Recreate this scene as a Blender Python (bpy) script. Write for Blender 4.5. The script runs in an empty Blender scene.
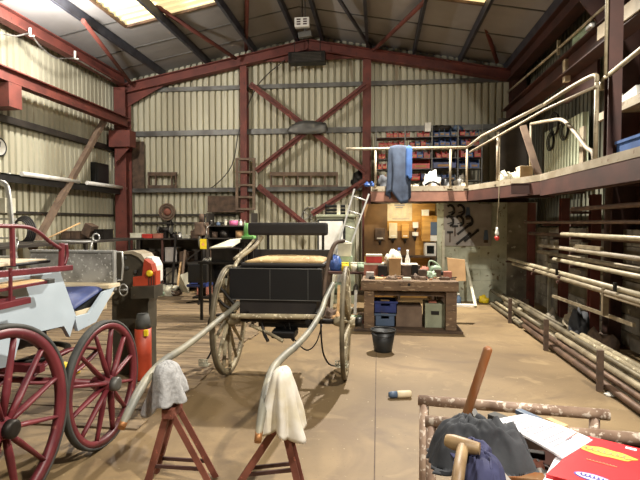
import bpy, bmesh, math, random
from mathutils import Vector, Matrix, noise
random.seed(7)
C = bpy.context.scene.collection
PI = math.pi
# ------------------------------------------------------------------ camera model (also used to read sizes off the photo)
F = 480.0; H = 1.62
th = math.atan(58 / F); ph = math.atan(17 / F * math.cos(th))
fw = Vector((-math.sin(th) * math.cos(ph), math.cos(th) * math.cos(ph), -math.sin(ph)))
rt = Vector((math.cos(th), math.sin(th), 0)); up = rt.cross(fw)
def ray(px, py): return fw + rt * ((px - 320) / F) + up * ((240 - py) / F)
def at(px, py, Y):
    d = ray(px, py); t = Y / d.y; return Vector((d.x * t, Y, H + d.z * t))
def atx(px, py, X):
    d = ray(px, py); t = X / d.x; return Vector((X, d.y * t, H + d.z * t))
def fl(px, py, z=0.0):
    d = ray(px, py); t = (z - H) / d.z; return Vector((d.x * t, d.y * t, z))
V = Vector
# ------------------------------------------------------------------ materials
def lin(c):
    r = []
    for v in c[:3]:
        v /= 255.0
        r.append(v / 12.92 if v <= .04045 else ((v + .055) / 1.055) ** 2.4)
    return (*r, 1)
_m = {}
def mat(name, col, rough=.6, metal=0., col2=None, scale=6., amt=.35, bump=0., wear=None, wear_at=.62, stretch=(1, 1, 1)):
    if name in _m: return _m[name]
    m = bpy.data.materials.new(name); m.use_nodes = True
    nt = m.node_tree; N = nt.nodes; L = nt.links
    b = N['Principled BSDF']; b.inputs['Roughness'].default_value = rough; b.inputs['Metallic'].default_value = metal
    tc = N.new('ShaderNodeTexCoord'); mp = N.new('ShaderNodeMapping'); mp.inputs['Scale'].default_value = stretch
    L.new(tc.outputs['Object'], mp.inputs['Vector'])
    n = N.new('ShaderNodeTexNoise'); n.inputs['Scale'].default_value = scale; n.inputs['Detail'].default_value = 6
    L.new(mp.outputs['Vector'], n.inputs['Vector'])
    c1 = lin(col); c2 = lin(col2) if col2 else tuple(v * (1 - amt) for v in c1[:3]) + (1,)
    rp = N.new('ShaderNodeValToRGB'); rp.color_ramp.elements[0].position = .35; rp.color_ramp.elements[1].position = .65
    rp.color_ramp.elements[0].color = c2; rp.color_ramp.elements[1].color = c1
    L.new(n.outputs['Fac'], rp.inputs['Fac']); out = rp.outputs['Color']
    if wear:
        n2 = N.new('ShaderNodeTexNoise'); n2.inputs['Scale'].default_value = scale * 4.3; n2.inputs['Detail'].default_value = 4
        L.new(mp.outputs['Vector'], n2.inputs['Vector'])
        r2 = N.new('ShaderNodeValToRGB'); r2.color_ramp.elements[0].position = wear_at; r2.color_ramp.elements[1].position = wear_at + .06
        L.new(n2.outputs['Fac'], r2.inputs['Fac'])
        mx = N.new('ShaderNodeMix'); mx.data_type = 'RGBA'
        L.new(r2.outputs['Color'], mx.inputs['Factor']); L.new(out, mx.inputs['A']); mx.inputs['B'].default_value = lin(wear)
        out = mx.outputs['Result']
    L.new(out, b.inputs['Base Color'])
    if bump:
        bp = N.new('ShaderNodeBump'); bp.inputs['Strength'].default_value = bump; bp.inputs['Distance'].default_value = .02
        L.new(n.outputs['Fac'], bp.inputs['Height']); L.new(bp.outputs['Normal'], b.inputs['Normal'])
    _m[name] = m; return m
def emis(name, col, st, stripes=0):
    m = bpy.data.materials.new(name); m.use_nodes = True; N = m.node_tree.nodes; L = m.node_tree.links
    b = N['Principled BSDF']; b.inputs['Base Color'].default_value = lin(col); b.inputs['Emission Color'].default_value = lin(col); b.inputs['Emission Strength'].default_value = st
    return m
M = dict(
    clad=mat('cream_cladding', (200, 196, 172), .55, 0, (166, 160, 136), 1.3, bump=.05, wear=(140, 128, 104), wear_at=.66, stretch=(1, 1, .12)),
    clad_dark=mat('dark_cladding', (124, 124, 108), .6, 0, (74, 74, 64), 1.5, stretch=(1, 1, .2)),  # darker mottled tone for the right and front walls
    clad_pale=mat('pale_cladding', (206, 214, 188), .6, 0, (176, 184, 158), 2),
    roof=mat('roof_board', (150, 147, 144), .8, 0, (130, 127, 123), .8),
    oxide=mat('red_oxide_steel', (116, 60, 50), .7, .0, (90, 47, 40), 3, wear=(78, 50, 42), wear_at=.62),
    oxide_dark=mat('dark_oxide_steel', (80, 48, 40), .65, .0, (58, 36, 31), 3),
    tan_steel=mat('tan_painted_steel', (164, 154, 134), .6, .0, (136, 124, 102), 4, wear=(120, 98, 78)),
    purlin=mat('galvanised_purlin', (78, 80, 88), .5, .4, (58, 58, 66), 4),
    girt=mat('girt_steel', (112, 112, 108), .5, .4, (80, 78, 74), 3),
    girt_dark=mat('dark_girt_steel', (66, 60, 54), .6, .3, (46, 42, 38), 3),
    conc=None,
    plank=mat('floor_plank', (142, 122, 94), .75, 0, (98, 82, 62), 2.2, bump=.25, wear=(76, 62, 46), wear_at=.6, stretch=(.35, 3, 1)),
    block=mat('painted_block', (196, 200, 180), .85, 0, (150, 152, 132), 2.4, bump=.2, wear=(120, 110, 90)),
    block_raw=mat('rough_block', (150, 142, 124), .9, 0, (96, 88, 76), 2.4, bump=.3, wear=(176, 170, 150), wear_at=.64),
    ply=mat('yellow_plywood', (206, 158, 78), .6, 0, (170, 122, 54), 2, stretch=(1, 1, 5)),
    ply_dark=mat('stained_plywood', (126, 92, 50), .65, 0, (88, 62, 32), 2),
    burg=mat('burgundy_paint', (112, 42, 48), .45, 0, (88, 30, 38), 5, wear=(140, 78, 72), wear_at=.66),
    rubber=mat('grey_rubber', (70, 70, 66), .7, 0, (48, 48, 46), 8),
    primer=mat('grey_primer', (190, 204, 214), .55, 0, (180, 194, 204), 3, wear=(160, 168, 172), wear_at=.7),
    zinc=mat('mottled_zinc', (166, 164, 158), .5, .2, (124, 122, 116), 9, wear=(206, 206, 200), wear_at=.6),
    cream=mat('cream_board', (222, 208, 178), .6, 0, (196, 178, 144), 5),
    pine=mat('pine_board', (216, 184, 136), .55, 0, (186, 148, 100), 3, stretch=(.4, 3, 3)),
    blue=mat('blue_vinyl', (70, 84, 136), .6, 0, (56, 68, 114), 6, wear=(110, 126, 176), wear_at=.68),
    black=mat('black_paint', (15, 16, 17), .45, 0, (10, 10, 11), 4),
    blackrub=mat('black_plastic', (34, 36, 36), .45, 0, (26, 27, 28), 6),
    iron=mat('dark_iron', (48, 44, 40), .5, .6, (32, 30, 28), 8),
    steel=mat('bright_steel', (184, 182, 176), .35, .8, (140, 138, 132), 8),
    alu=mat('aluminium', (206, 206, 202), .4, .6, (180, 180, 176), 8),
    stripped=mat('stripped_wood', (164, 152, 122), .65, 0, (116, 104, 82), 7, wear=(210, 200, 170), wear_at=.6),
    shaft=mat('grey_shaft_wood', (146, 140, 120), .55, 0, (100, 100, 92), 5),
    tip=mat('worn_brass_tip', (176, 126, 76), .45, .5, (150, 100, 60), 8),
    hess=mat('tan_seat_cloth', (200, 172, 122), .85, 0, (160, 130, 86), 6, wear=(228, 204, 160), wear_at=.62),
    seatdark=mat('dark_leather', (36, 31, 28), .6, 0, (24, 21, 20), 5),
    olive=mat('olive_machine_paint', (76, 70, 58), .5, .1, (54, 50, 42), 5, wear=(104, 94, 76), wear_at=.68),
    orange=mat('orange_paint', (180, 68, 38), .5, 0, (150, 54, 32), 6, wear=(150, 50, 26), wear_at=.7),
    yellow=mat('yellow_plastic', (232, 206, 40), .5, 0, (210, 180, 30), 6),
    white=mat('white_plastic', (230, 228, 220), .5, 0, (206, 204, 194), 6),
    offwhite=mat('off_white_paint', (212, 210, 190), .6, 0, (182, 178, 156), 5),
    towel=mat('grey_towel', (178, 178, 178), .95, 0, (150, 150, 150), 40, bump=.5),
    cotton=mat('white_cotton', (222, 217, 206), .95, 0, (206, 196, 170), 9, bump=.2),
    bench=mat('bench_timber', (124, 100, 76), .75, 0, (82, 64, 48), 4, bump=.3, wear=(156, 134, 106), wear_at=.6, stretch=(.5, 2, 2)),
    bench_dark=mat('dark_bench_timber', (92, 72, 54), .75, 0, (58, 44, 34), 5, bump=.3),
    navy=mat('navy_cloth', (62, 64, 98), .9, 0, (44, 46, 74), 9, bump=.3),
    charcoal=mat('charcoal_cloth', (74, 76, 80), .9, 0, (52, 54, 58), 7, bump=.3),
    denim=mat('denim_cloth', (64, 76, 96), .9, 0, (48, 56, 72), 6, bump=.3),
    denim_bright=mat('bright_denim_cloth', (62, 98, 156), .9, 0, (50, 80, 130), 6, bump=.3),
    red=mat('red_plastic', (192, 62, 54), .45, 0, (160, 46, 40), 6),
    binblue=mat('blue_plastic', (52, 86, 150), .45, 0, (40, 64, 118), 6),
    dkblue=mat('dark_blue_plastic', (40, 56, 116), .45, 0, (30, 42, 88), 6),
    greyblue=mat('grey_blue_plastic', (78, 96, 122), .5, 0, (72, 90, 112), 6),  # toned down for the crate's shade under the workbench
    card=mat('cardboard', (168, 134, 92), .8, 0, (140, 108, 70), 3),
    green=mat('pale_green_paint', (164, 186, 160), .5, 0, (138, 156, 132), 5, wear=(150, 110, 80), wear_at=.66),
    lime=mat('lime_green_paint', (122, 176, 104), .5, 0, (98, 150, 84), 6),
    pink=mat('pink_label', (222, 120, 166), .5, 0, (200, 96, 140), 8),
    pipe=mat('weathered_pipe', (156, 144, 118), .6, .15, (112, 100, 80), 6, wear=(96, 74, 54), wear_at=.64),
    pipe_rust=mat('rusty_pipe', (112, 88, 70), .6, .3, (80, 62, 50), 7),
    pipe_white=mat('pale_pipe', (184, 174, 148), .5, .1, (150, 140, 114), 7),
    splat=mat('paint_splashed_pipe', (164, 140, 120), .55, .1, (118, 94, 78), 10, wear=(208, 194, 178), wear_at=.55),
    handle=mat('varnished_handle', (140, 108, 76), .45, 0, (138, 84, 44), 6, stretch=(3, 3, .6)),
    handle_pale=mat('pale_handle', (158, 132, 94), .5, 0, (122, 98, 68), 6, stretch=(3, 3, .6)),
    paper=mat('white_paper', (248, 247, 250), .7, 0, (244, 243, 247), 6),
    ink=mat('grey_ink', (150, 150, 164), .7), inkred=mat('red_ink', (220, 110, 90), .7),
    packred=mat('red_card', (222, 40, 48), .45, 0, (206, 32, 40), 5),
    packyellow=mat('yellow_print', (250, 206, 84), .5, 0, (244, 176, 70), 9),
    packpeach=mat('peach_print', (246, 170, 120), .5), packviolet=mat('violet_print', (92, 84, 176), .5), packlilac=mat('lilac_print', (226, 222, 246), .5),
    strut=mat('dusty_timber', (124, 104, 86), .75, 0, (96, 78, 64), 4),
    oxide_bright=mat('rust_red_trestle', (134, 80, 64), .65, .0, (104, 58, 46), 7, wear=(170, 100, 80), wear_at=.66),
    board=mat('grey_tool_board', (162, 155, 148), .7, 0, (142, 136, 129), 4),
    tilered=mat('pinkish_brick_red', (164, 104, 86), .8, 0, (130, 82, 66), 6),
    glass=mat('dark_glass', (28, 34, 36), .1, 0, (20, 26, 28), 3),
    grime=mat('grimy_brown', (98, 78, 62), .8, 0, (64, 50, 40), 8),
    tyre_wood=mat('dusty_tyre_iron', (120, 110, 88), .6, .3, (84, 76, 60), 6),
    rackback=mat('dull_grey_sheet', (112, 104, 94), .8, 0, (84, 76, 68), 3),
    beamred=mat('faded_red_beam', (146, 104, 86), .65, 0, (116, 80, 66), 4),
    cabframe=mat('grey_green_paint', (156, 160, 136), .6, 0, (128, 132, 110), 4),
    hose=mat('dark_hose', (40, 38, 36), .5, 0, (28, 26, 25), 6),
)
M['sky'] = emis('skylight_sheet', (246, 226, 172), .85)
M['bulb'] = emis('lit_bulb', (255, 240, 220), 6)
def conc():
    m = bpy.data.materials.new('worn_concrete'); m.use_nodes = True; nt = m.node_tree; N = nt.nodes; L = nt.links
    b = N['Principled BSDF']; b.inputs['Roughness'].default_value = .62
    tc = N.new('ShaderNodeTexCoord')
    def ns(sc, det=8, dist=0.):
        n = N.new('ShaderNodeTexNoise'); n.inputs['Scale'].default_value = sc; n.inputs['Detail'].default_value = det; n.inputs['Distortion'].default_value = dist
        L.new(tc.outputs['Object'], n.inputs['Vector']); return n.outputs['Fac']
    def ramp(f, a, b_, ca, cb):
        r = N.new('ShaderNodeValToRGB'); e = r.color_ramp.elements
        e[0].position = a; e[1].position = b_; e[0].color = ca; e[1].color = cb; L.new(f, r.inputs['Fac']); return r.outputs['Color']
    def mix(f, a, b_):
        x = N.new('ShaderNodeMix'); x.data_type = 'RGBA'
        L.new(f, x.inputs['Factor']); L.new(a, x.inputs['A'])
        if isinstance(b_, tuple): x.inputs['B'].default_value = b_
        else: L.new(b_, x.inputs['B'])
        return x.outputs['Result']
    W = (1, 1, 1, 1); K = (0, 0, 0, 1)
    c = ramp(ns(.55, 8, .6), .36, .64, lin((104, 85, 58)), lin((142, 120, 86)))
    c = mix(ramp(ns(1.1, 8, 1.2), .55, .66, K, (.55, .55, .55, 1)), c, lin((100, 80, 57)))
    c = mix(ramp(ns(11, 6), .62, .7, K, (.5, .5, .5, 1)), c, lin((116, 96, 70)))
    c = mix(ramp(ns(26, 4), .7, .74, K, (.7, .7, .7, 1)), c, lin((190, 174, 142)))
    c = mix(ramp(ns(.9, 9, 2.), .56, .72, K, (.75, .75, .75, 1)), c, lin((96, 78, 58)))
    c = mix(ramp(ns(2.7, 9, .8), .6, .7, K, (.5, .5, .5, 1)), c, lin((154, 132, 96)))
    c = mix(ramp(ns(60, 2), .7, .74, K, W), c, lin((100, 82, 60)))
    L.new(c, b.inputs['Base Color'])
    bp = N.new('ShaderNodeBump'); bp.inputs['Strength'].default_value = .12; bp.inputs['Distance'].default_value = .01
    L.new(ns(20), bp.inputs['Height']); L.new(bp.outputs['Normal'], b.inputs['Normal'])
    return m
M['conc'] = conc()
# ------------------------------------------------------------------ mesh builder
WL = {}
class G:
    def __init__(s): s.b = bmesh.new()
    def _face(s, vs, sm=False):
        try:
            f = s.b.faces.new(vs); f.smooth = sm; return f
        except ValueError: return None
    def box(s, c, d, rot=None, bev=0.):
        c = V(c); hx, hy, hz = d[0] / 2, d[1] / 2, d[2] / 2
        Rm = rot if rot is not None else Matrix.Identity(3)
        vs = [s.b.verts.new(c + Rm @ V((x, y, z))) for x in (-hx, hx) for y in (-hy, hy) for z in (-hz, hz)]
        fs = [s._face([vs[i] for i in q]) for q in ((0, 1, 3, 2), (4, 6, 7, 5), (0, 4, 5, 1), (2, 3, 7, 6), (0, 2, 6, 4), (1, 5, 7, 3))]
        if bev:
            ed = list({e for f in fs for e in f.edges})
            bmesh.ops.bevel(s.b, geom=ed, offset=min(bev, hx * .9, hy * .9, hz * .9), segments=2, affect='EDGES', profile=.6)
        return s
    def bx(s, x0, x1, y0, y1, z0, z1, bev=0.): return s.box(((x0 + x1) / 2, (y0 + y1) / 2, (z0 + z1) / 2), (abs(x1 - x0), abs(y1 - y0), abs(z1 - z0)), bev=bev)
    @staticmethod
    def frame(a, upv=(0, 0, 1)):
        a = V(a).normalized(); u = V(upv)
        if abs(a.dot(u)) > .98: u = V((0, 1, 0))
        r = a.cross(u).normalized(); return r, r.cross(a)
    def bar(s, p, q, w, h, upv=(0, 0, 1), bev=0.):
        p, q = V(p), V(q); a = (q - p); r, u = s.frame(a, upv)
        Rm = Matrix((r, a.normalized(), u)).transposed()
        return s.box((p + q) / 2, (w, a.length, h), Rm, bev)
    def ibeam(s, p, q, w, h, t=.015, upv=(0, 0, 1)):
        p, q = V(p), V(q); r, u = s.frame(q - p, upv)
        s.bar(p, q, t, h - 2 * t, upv)
        s.bar(p + u * (h / 2 - t / 2), q + u * (h / 2 - t / 2), w, t, upv); s.bar(p - u * (h / 2 - t / 2), q - u * (h / 2 - t / 2), w, t, upv); return s
    def tube(s, pts, r, n=8, cap=True, sq=None):
        pts = [V(p) for p in pts]; rs = r if isinstance(r, (list, tuple)) else [r] * len(pts); rings = []; pu = None
        for i, p in enumerate(pts):
            a = (pts[min(i + 1, len(pts) - 1)] - pts[max(i - 1, 0)]).normalized()
            if pu is None: rr, u = s.frame(a)
            else:
                u = (pu - a * pu.dot(a)).normalized(); rr = a.cross(u)
            pu = u; k = sq or (1, 1)
            rings.append([s.b.verts.new(p + (rr * math.cos(t) * k[0] + u * math.sin(t) * k[1]) * rs[i]) for t in [2 * PI * j / n for j in range(n)]])
        for A, B in zip(rings, rings[1:]):
            for j in range(n): s._face([A[j], A[(j + 1) % n], B[(j + 1) % n], B[j]], True)
        if cap: s._face(rings[0][::-1]); s._face(rings[-1])
        return s
    def spline(s, pts, r, n=8, sub=5, sq=None):
        P = [V(p) for p in pts]; rs = r if isinstance(r, (list, tuple)) else [r] * len(P); o = []; ro = []
        for i in range(len(P) - 1):
            a, b, c, d = P[max(i - 1, 0)], P[i], P[i + 1], P[min(i + 2, len(P) - 1)]
            for k in range(sub):
                t = k / sub
                o.append(.5 * ((2 * b) + (c - a) * t + (2 * a - 5 * b + 4 * c - d) * t * t + (3 * b - a - 3 * c + d) * t ** 3)); ro.append(rs[i] * (1 - t) + rs[i + 1] * t)
        o.append(P[-1]); ro.append(rs[-1]); return s.tube(o, ro, n, sq=sq)
    def rev(s, prof, c, axis=(0, 0, 1), n=24, close=False, cap=True):
        c = V(c); a = V(axis).normalized(); r, u = s.frame(a, (0, 0, 1) if abs(a.z) < .9 else (0, 1, 0)); R_ = []
        for (rad, h) in prof: R_.append([s.b.verts.new(c + a * h + (r * math.cos(t) + u * math.sin(t)) * max(rad, 1e-4)) for t in [2 * PI * j / n for j in range(n)]])
        pr = list(zip(R_, R_[1:])) + ([(R_[-1], R_[0])] if close else [])
        for A, B in pr:
            for j in range(n): s._face([A[j], A[(j + 1) % n], B[(j + 1) % n], B[j]], True)
        if cap and not close: s._face(R_[0][::-1]); s._face(R_[-1])
        return s
    def prism(s, pts, d):
        """polygon of 3-D points pushed along vector d"""
        d = V(d); A = [s.b.verts.new(V(p)) for p in pts]; B = [s.b.verts.new(V(p) + d) for p in pts]; n = len(A)
        s._face(A); s._face(B[::-1])
        for i in range(n): s._face([A[i], B[i], B[(i + 1) % n], A[(i + 1) % n]])
        return s
    def pxp(s, pts, Y, dep): return s.prism([at(x, y, Y) for x, y in pts], (0, dep, 0))
    def grid(s, fn, nu, nv, sm=True, closeu=False):
        g = [[s.b.verts.new(V(fn(i / (nu if closeu else nu - 1), j / (nv - 1)))) for i in range(nu)] for j in range(nv)]
        for j in range(nv - 1):
            for i in range(nu if closeu else nu - 1): s._face([g[j][i], g[j][(i + 1) % nu], g[j + 1][(i + 1) % nu], g[j + 1][i]], sm)
        return g
    def blob(s, c, d, amp=.15, sc=4., seed=0, n=3):
        v0 = len(s.b.verts); res = bmesh.ops.create_icosphere(s.b, subdivisions=n, radius=1)
        for v in res['verts']:
            k = 1 + amp * noise.noise(v.co * sc * .5 + V((seed * 7.3, 1, 2)))
            z = v.co.z; zz = z if z > -.5 else -.5 + (z + .5) * .15
            v.co = V(c) + V((v.co.x * d[0] / 2 * k, v.co.y * d[1] / 2 * k, (zz + .575) / 1.575 * d[2] * k))
            for f in v.link_faces: f.smooth = True
        return s
    def done(s, name, m, parent=None, solid=0., recalc=True, at_loc=None):
        if recalc: bmesh.ops.recalc_face_normals(s.b, faces=s.b.faces)
        co = [v.co for v in s.b.verts]
        if parent is not None: loc = WL[parent.name]
        elif at_loc is not None: loc = V(at_loc)
        else:
            loc = V(((min(c.x for c in co) + max(c.x for c in co)) / 2, (min(c.y for c in co) + max(c.y for c in co)) / 2, min(c.z for c in co)))
        for v in s.b.verts: v.co -= loc
        me = bpy.data.meshes.new(name); s.b.to_mesh(me); s.b.free()
        me.materials.append(M[m] if isinstance(m, str) else m)
        o = bpy.data.objects.new(name, me); C.objects.link(o)
        if parent is not None: o.parent = parent
        else: o.location = loc
        WL[o.name] = loc.copy()
        if solid:
            md = o.modifiers.new('solid', 'SOLIDIFY'); md.thickness = solid; md.offset = 0
        return o
def tag(o, label, cat, group=None, kind=None):
    if label: o['label'] = label
    if cat: o['category'] = cat
    if group: o['group'] = group
    if kind: o['kind'] = kind
    return o
def T(name, label, cat, loc, group=None):
    o = bpy.data.objects.new(name, None); o.empty_display_size = .1; C.objects.link(o); o.location = V(loc); WL[o.name] = V(loc)
    return tag(o, label, cat, group)
def S(name, g, m, parent=None, solid=0.):
    o = g.done(name, m, parent, solid)
    if parent is None: o['kind'] = 'structure'
    return o
def one(name, g, m, label, cat, group=None, solid=0.): return tag(g.done(name, m, None, solid), label, cat, group)
def dup(root, loc, label=None, group=None, rotz=None):
    r = root.copy(); C.objects.link(r); r.location = V(loc); WL[r.name] = V(loc)
    if rotz is not None: r.rotation_euler = (0, 0, rotz)
    if label: r['label'] = label
    if group: r['group'] = group
    for ch in list(root.children):
        c = ch.copy(); C.objects.link(c); c.parent = r
        for g in list(ch.children):
            d = g.copy(); C.objects.link(d); d.parent = c
    return r
# ================================================================== THE SETTING
XL, XR, YB, YF, XA, ZA, SL = -6.85, 3.5, 12.0, -4.0, -1.7, 6.25, .19
def roofz(x): return ZA - SL * abs(x - XA)
def corr(L, p=.16, d=.075):
    """trapezoid profile: list of (s, offset)"""
    o = []; s = 0.
    while s < L:
        for a, k in ((0, 0), (.2, 0), (.26, 1), (.88, 1), (.94, 0)):
            if s + a * p <= L: o.append((s + a * p, k * d))
        s += p
    o.append((L, 0)); return o
def cladding(P0, P1, nrm, ztop, z0=0., p=.16):
    g = G(); P0, P1 = V(P0), V(P1); a = (P1 - P0); Ln = a.length; a.normalize(); prev = None
    for s, k in corr(Ln, p):
        q = P0 + a * s + V(nrm) * k; zt = ztop(q)
        cur = (g.b.verts.new((q.x, q.y, z0)), g.b.verts.new((q.x, q.y, zt)))
        if prev: g._face([prev[0], cur[0], cur[1], prev[1]])
        prev = cur
    return g
S('wall_back', cladding((XL, YB, 0), (XR, YB, 0), (0, -1, 0), lambda q: roofz(q.x)), 'clad')
S('wall_left', cladding((XL, YF, 0), (XL, YB, 0), (1, 0, 0), lambda q: roofz(XL)), 'clad')
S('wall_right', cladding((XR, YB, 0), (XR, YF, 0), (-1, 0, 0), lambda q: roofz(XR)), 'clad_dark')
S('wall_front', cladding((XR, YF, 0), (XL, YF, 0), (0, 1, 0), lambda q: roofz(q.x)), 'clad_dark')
g = G(); g.bx(XL - .1, XR + .1, YF - .1, YB + .1, -.12, 0); S('floor', g, 'conc')
# timber floor at the left
g = G(); y = 3.5; k = 0
while y < 10.6:
    w = random.uniform(.17, .23); x = -6.2 + random.uniform(-.1, .1)
    xe = -1.78 + random.uniform(-.05, .05) - (.0 if y > 4 else .1)
    cut = random.uniform(-4.6, -2.6)
    for a, b in ((x, cut - .004), (cut + .004, xe)): g.bx(a, b, y, y + w - .012, -.02, .012 + random.uniform(0, .006))
    y += w
S('floor_boards', g, 'plank')
g = G(); g.bx(-.02, -.012, 2.2, 6.6, 0, .002)
S('trim_floor_joint', g, 'bench_dark')
# roof lining: boards with seams; two openings filled by translucent sheets
SK = [(-5.08, -3.06, 6.9, 9.32), (.18, 1.92, 6.7, 9.08)]
seams = [YF, -2, -.1, 1.4, 2.9, 4.4, 5.9, 6.8, 7.5, 9.05, 10.3, 11.2, YB]
g = G()
for sgn in (-1, 1):
    xs = [XA, XL] if sgn < 0 else [XA, XR]
    cuts = sorted(set(xs + [k for sk in SK for k in sk[:2] if min(xs) < k < max(xs)]))
    ys = sorted(set([s for s in seams] + [sk[2] for sk in SK] + [sk[3] for sk in SK]))
    for x0, x1 in zip(cuts, cuts[1:]):
        for y0, y1 in zip(ys, ys[1:]):
            if any(x0 >= sk[0] - .01 and x1 <= sk[1] + .01 and y0 >= sk[2] - .01 and y1 <= sk[3] + .01 for sk in SK): continue
            gap = .002
            a0 = y0 + (gap if y0 in seams else 0); a1 = y1 - (gap if y1 in seams else 0)
            g.prism([(x0, a0, roofz(x0)), (x1, a0, roofz(x1)), (x1, a1, roofz(x1)), (x0, a1, roofz(x0))], (0, 0, .04))
S('ceiling', g, 'roof')
for y in seams[6:-1]:
    for xe in (XL + .1, XR - .1):
        g = G(); segs = [(XA, xe)]
        for sk in SK:
            if sk[2] < y < sk[3] and (sk[0] - XA) * (xe - XA) > 0: segs = [(XA, sk[1] if xe < XA else sk[0]), (sk[0] if xe < XA else sk[1], xe)]
        for a, b in segs: g.bar((a, y, roofz(a) - .008), (b, y, roofz(b) - .008), .03, .016)
        S('ceiling_batten', g, 'girt')
for i, sk in enumerate(SK):
    g = G(); prev = None
    x0, x1, y0, y1 = sk; n = int((y1 - y0) / .2)
    for s, kk in corr(y1 - y0, .2, .03):
        yy = y0 + s; cur = (g.b.verts.new((x0, yy, roofz(x0) + .02 + kk)), g.b.verts.new((x1, yy, roofz(x1) + .02 + kk)))
        if prev: g._face([prev[0], prev[1], cur[1], cur[0]])
        prev = cur
    w = S('window_%d' % (i + 1), g, 'sky')
    g = G()
    for yy in (y0, y1): g.bar((x0, yy, roofz(x0) - .02), (x1, yy, roofz(x1) - .02), .05, .04)
    for xx in (x0, x1): g.bar((xx, y0, roofz(xx) - .02), (xx, y1, roofz(xx) - .02), .05, .04)
    g.done('window_frame', 'pipe_rust', w)
# purlins under the lining
for x in (-6.45, -5.45, -4.25, -3.05, -1.97, -1.35, -.27, .83, 1.9, 2.95):
    z = roofz(x) - .1
    g = G(); g.bx(x - .006, x + .006, YF, YB - .1, z - .09, z + .09); g.bx(x - .03, x + .03, YF, YB - .1, z + .078, z + .09); g.bx(x - .03, x + .03, YF, YB - .1, z - .09, z - .078)
    g.box((x, 4, z), (.05, 15.8, .16)); S('purlin', g, 'purlin')
# portal frame against the back wall
YP = 11.72
rz = lambda x: roofz(x) - .31
g = G(); g.ibeam((-6.6, YP, rz(-6.6)), (XA, YP, rz(XA)), .2, .24, .02); g.prism([(-6.5, YP - .01, rz(-6.5) - .14), (-5.4, YP - .01, rz(-5.4) - .14), (-6.5, YP - .01, rz(-6.5) - .5)], (0, .02, 0)); S('rafter', g, 'oxide')
g = G(); g.ibeam((XA, YP, rz(XA)), (3.2, YP, rz(3.2)), .2, .24, .02); S('rafter', g, 'oxide')
g = G(); g.prism([(XA - 1.1, YP - .03, rz(XA - 1.1) - .14), (XA, YP - .03, rz(XA) - .14), (XA + 1.1, YP - .03, rz(XA + 1.1) - .14), (XA + .7, YP - .03, rz(XA) - .36), (XA - .7, YP - .03, rz(XA) - .36)], (0, .06, 0)); S('rafter_haunch', g, 'oxide')
def column(x, y, z1, w=.2, d=.3, m='oxide', along='y'):
    g = G(); t = .02
    if along == 'y':
        g.bx(x - w / 2, x + w / 2, y - d / 2, y - d / 2 + t, 0, z1); g.bx(x - w / 2, x + w / 2, y + d / 2 - t, y + d / 2, 0, z1); g.bx(x - t / 2, x + t / 2, y - d / 2 + t, y + d / 2 - t, 0, z1)
    else:
        g.bx(x - d / 2, x - d / 2 + t, y - w / 2, y + w / 2, 0, z1); g.bx(x + d / 2 - t, x + d / 2, y - w / 2, y + w / 2, 0, z1); g.bx(x - d / 2 + t, x + d / 2 - t, y - t / 2, y + t / 2, 0, z1)
    g.bx(x - max(w, d) / 2 - .05, x + max(w, d) / 2 + .05, y - max(w, d) / 2 - .05, y + max(w, d) / 2 + .05, 0, .02)
    return S('steel_column', g, m)
column(-6.46, 11.62, rz(-6.5), .3, .3)
column(-3.33, 11.8, rz(-3.33) - .12, .17, .2)
column(-.28, 11.8, rz(-.28) - .12, .2, .2)
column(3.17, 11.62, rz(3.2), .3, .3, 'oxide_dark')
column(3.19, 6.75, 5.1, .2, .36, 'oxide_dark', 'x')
# haunch and next rafter at the right column
g = G(); g.prism([(3.0, 6.74, 5.1), (3.0, 6.74, 4.0), (2.0, 6.74, roofz(2.0) - .22), (3.2, 6.74, roofz(3.2) - .2)], (0, .02, 0)); S('column_haunch', g, 'oxide_dark')
# girts on the back wall and left wall
def girt(p, q, w, h, m): g = G(); g.bar(p, q, w, h); S('girt', g, m)
girt((-6.3, 11.88, 5.04), (3.0, 11.88, 5.0), .08, .1, 'girt'); girt((-6.3, 11.9, 3.93), (3.0, 11.9, 3.9), .08, .13, 'girt')
g = G(); g.bar((-6.3, 11.86, 2.5), (-.4, 11.86, 2.5), .2, .03); g.bar((-6.3, 11.77, 2.46), (-.4, 11.77, 2.46), .02, .1); S('girt', g, 'girt')
girt((-6.3, 11.88, 1.83), (-3.6, 11.88, 1.83), .05, .05, 'girt_dark'); girt((-6.3, 11.88, 1.62), (-3.6, 11.88, 1.62), .05, .05, 'girt_dark')
girt((-6.72, 1, 3.5), (-6.72, 11.6, 3.5), .12, .12, 'girt_dark')
g = G(); g.bar((-6.62, 1, 2.48), (-6.62, 11.5, 2.48), .3, .03); g.bar((-6.48, 1, 2.42), (-6.48, 11.5, 2.42), .02, .15); S('girt', g, 'hose')
girt((-6.74, 1, 1.82), (-6.74, 11.6, 1.82), .05, .05, 'girt_dark')
# crossed braces between the back columns
def brace(a, b, w=.14, m='oxide', name='cross_brace', Y=11.68):
    g = G(); p, q = V(a), V(b); g.bar(p, q, w, .014, (0, 1, 0)); g.bar(p + V((0, -.03, 0)), q + V((0, -.03, 0)), .012, .06, (0, 1, 0)); S(name, g, m)
brace(at(250, 84, 11.66), at(366, 172, 11.66)); brace(at(256, 171, 11.6), at(367, 84, 11.6))
brace(at(258, 186, 11.66), at(312, 230, 11.66)); brace(at(366, 180, 11.6), at(312, 214, 11.6))
# timber strut leaning along the left wall
g = G(); g.bar(atx(104, 121, -6.45), atx(32, 250, -6.45), .1, .11, (1, 0, 0)); S('timber_strut', g, 'strut')
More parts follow.
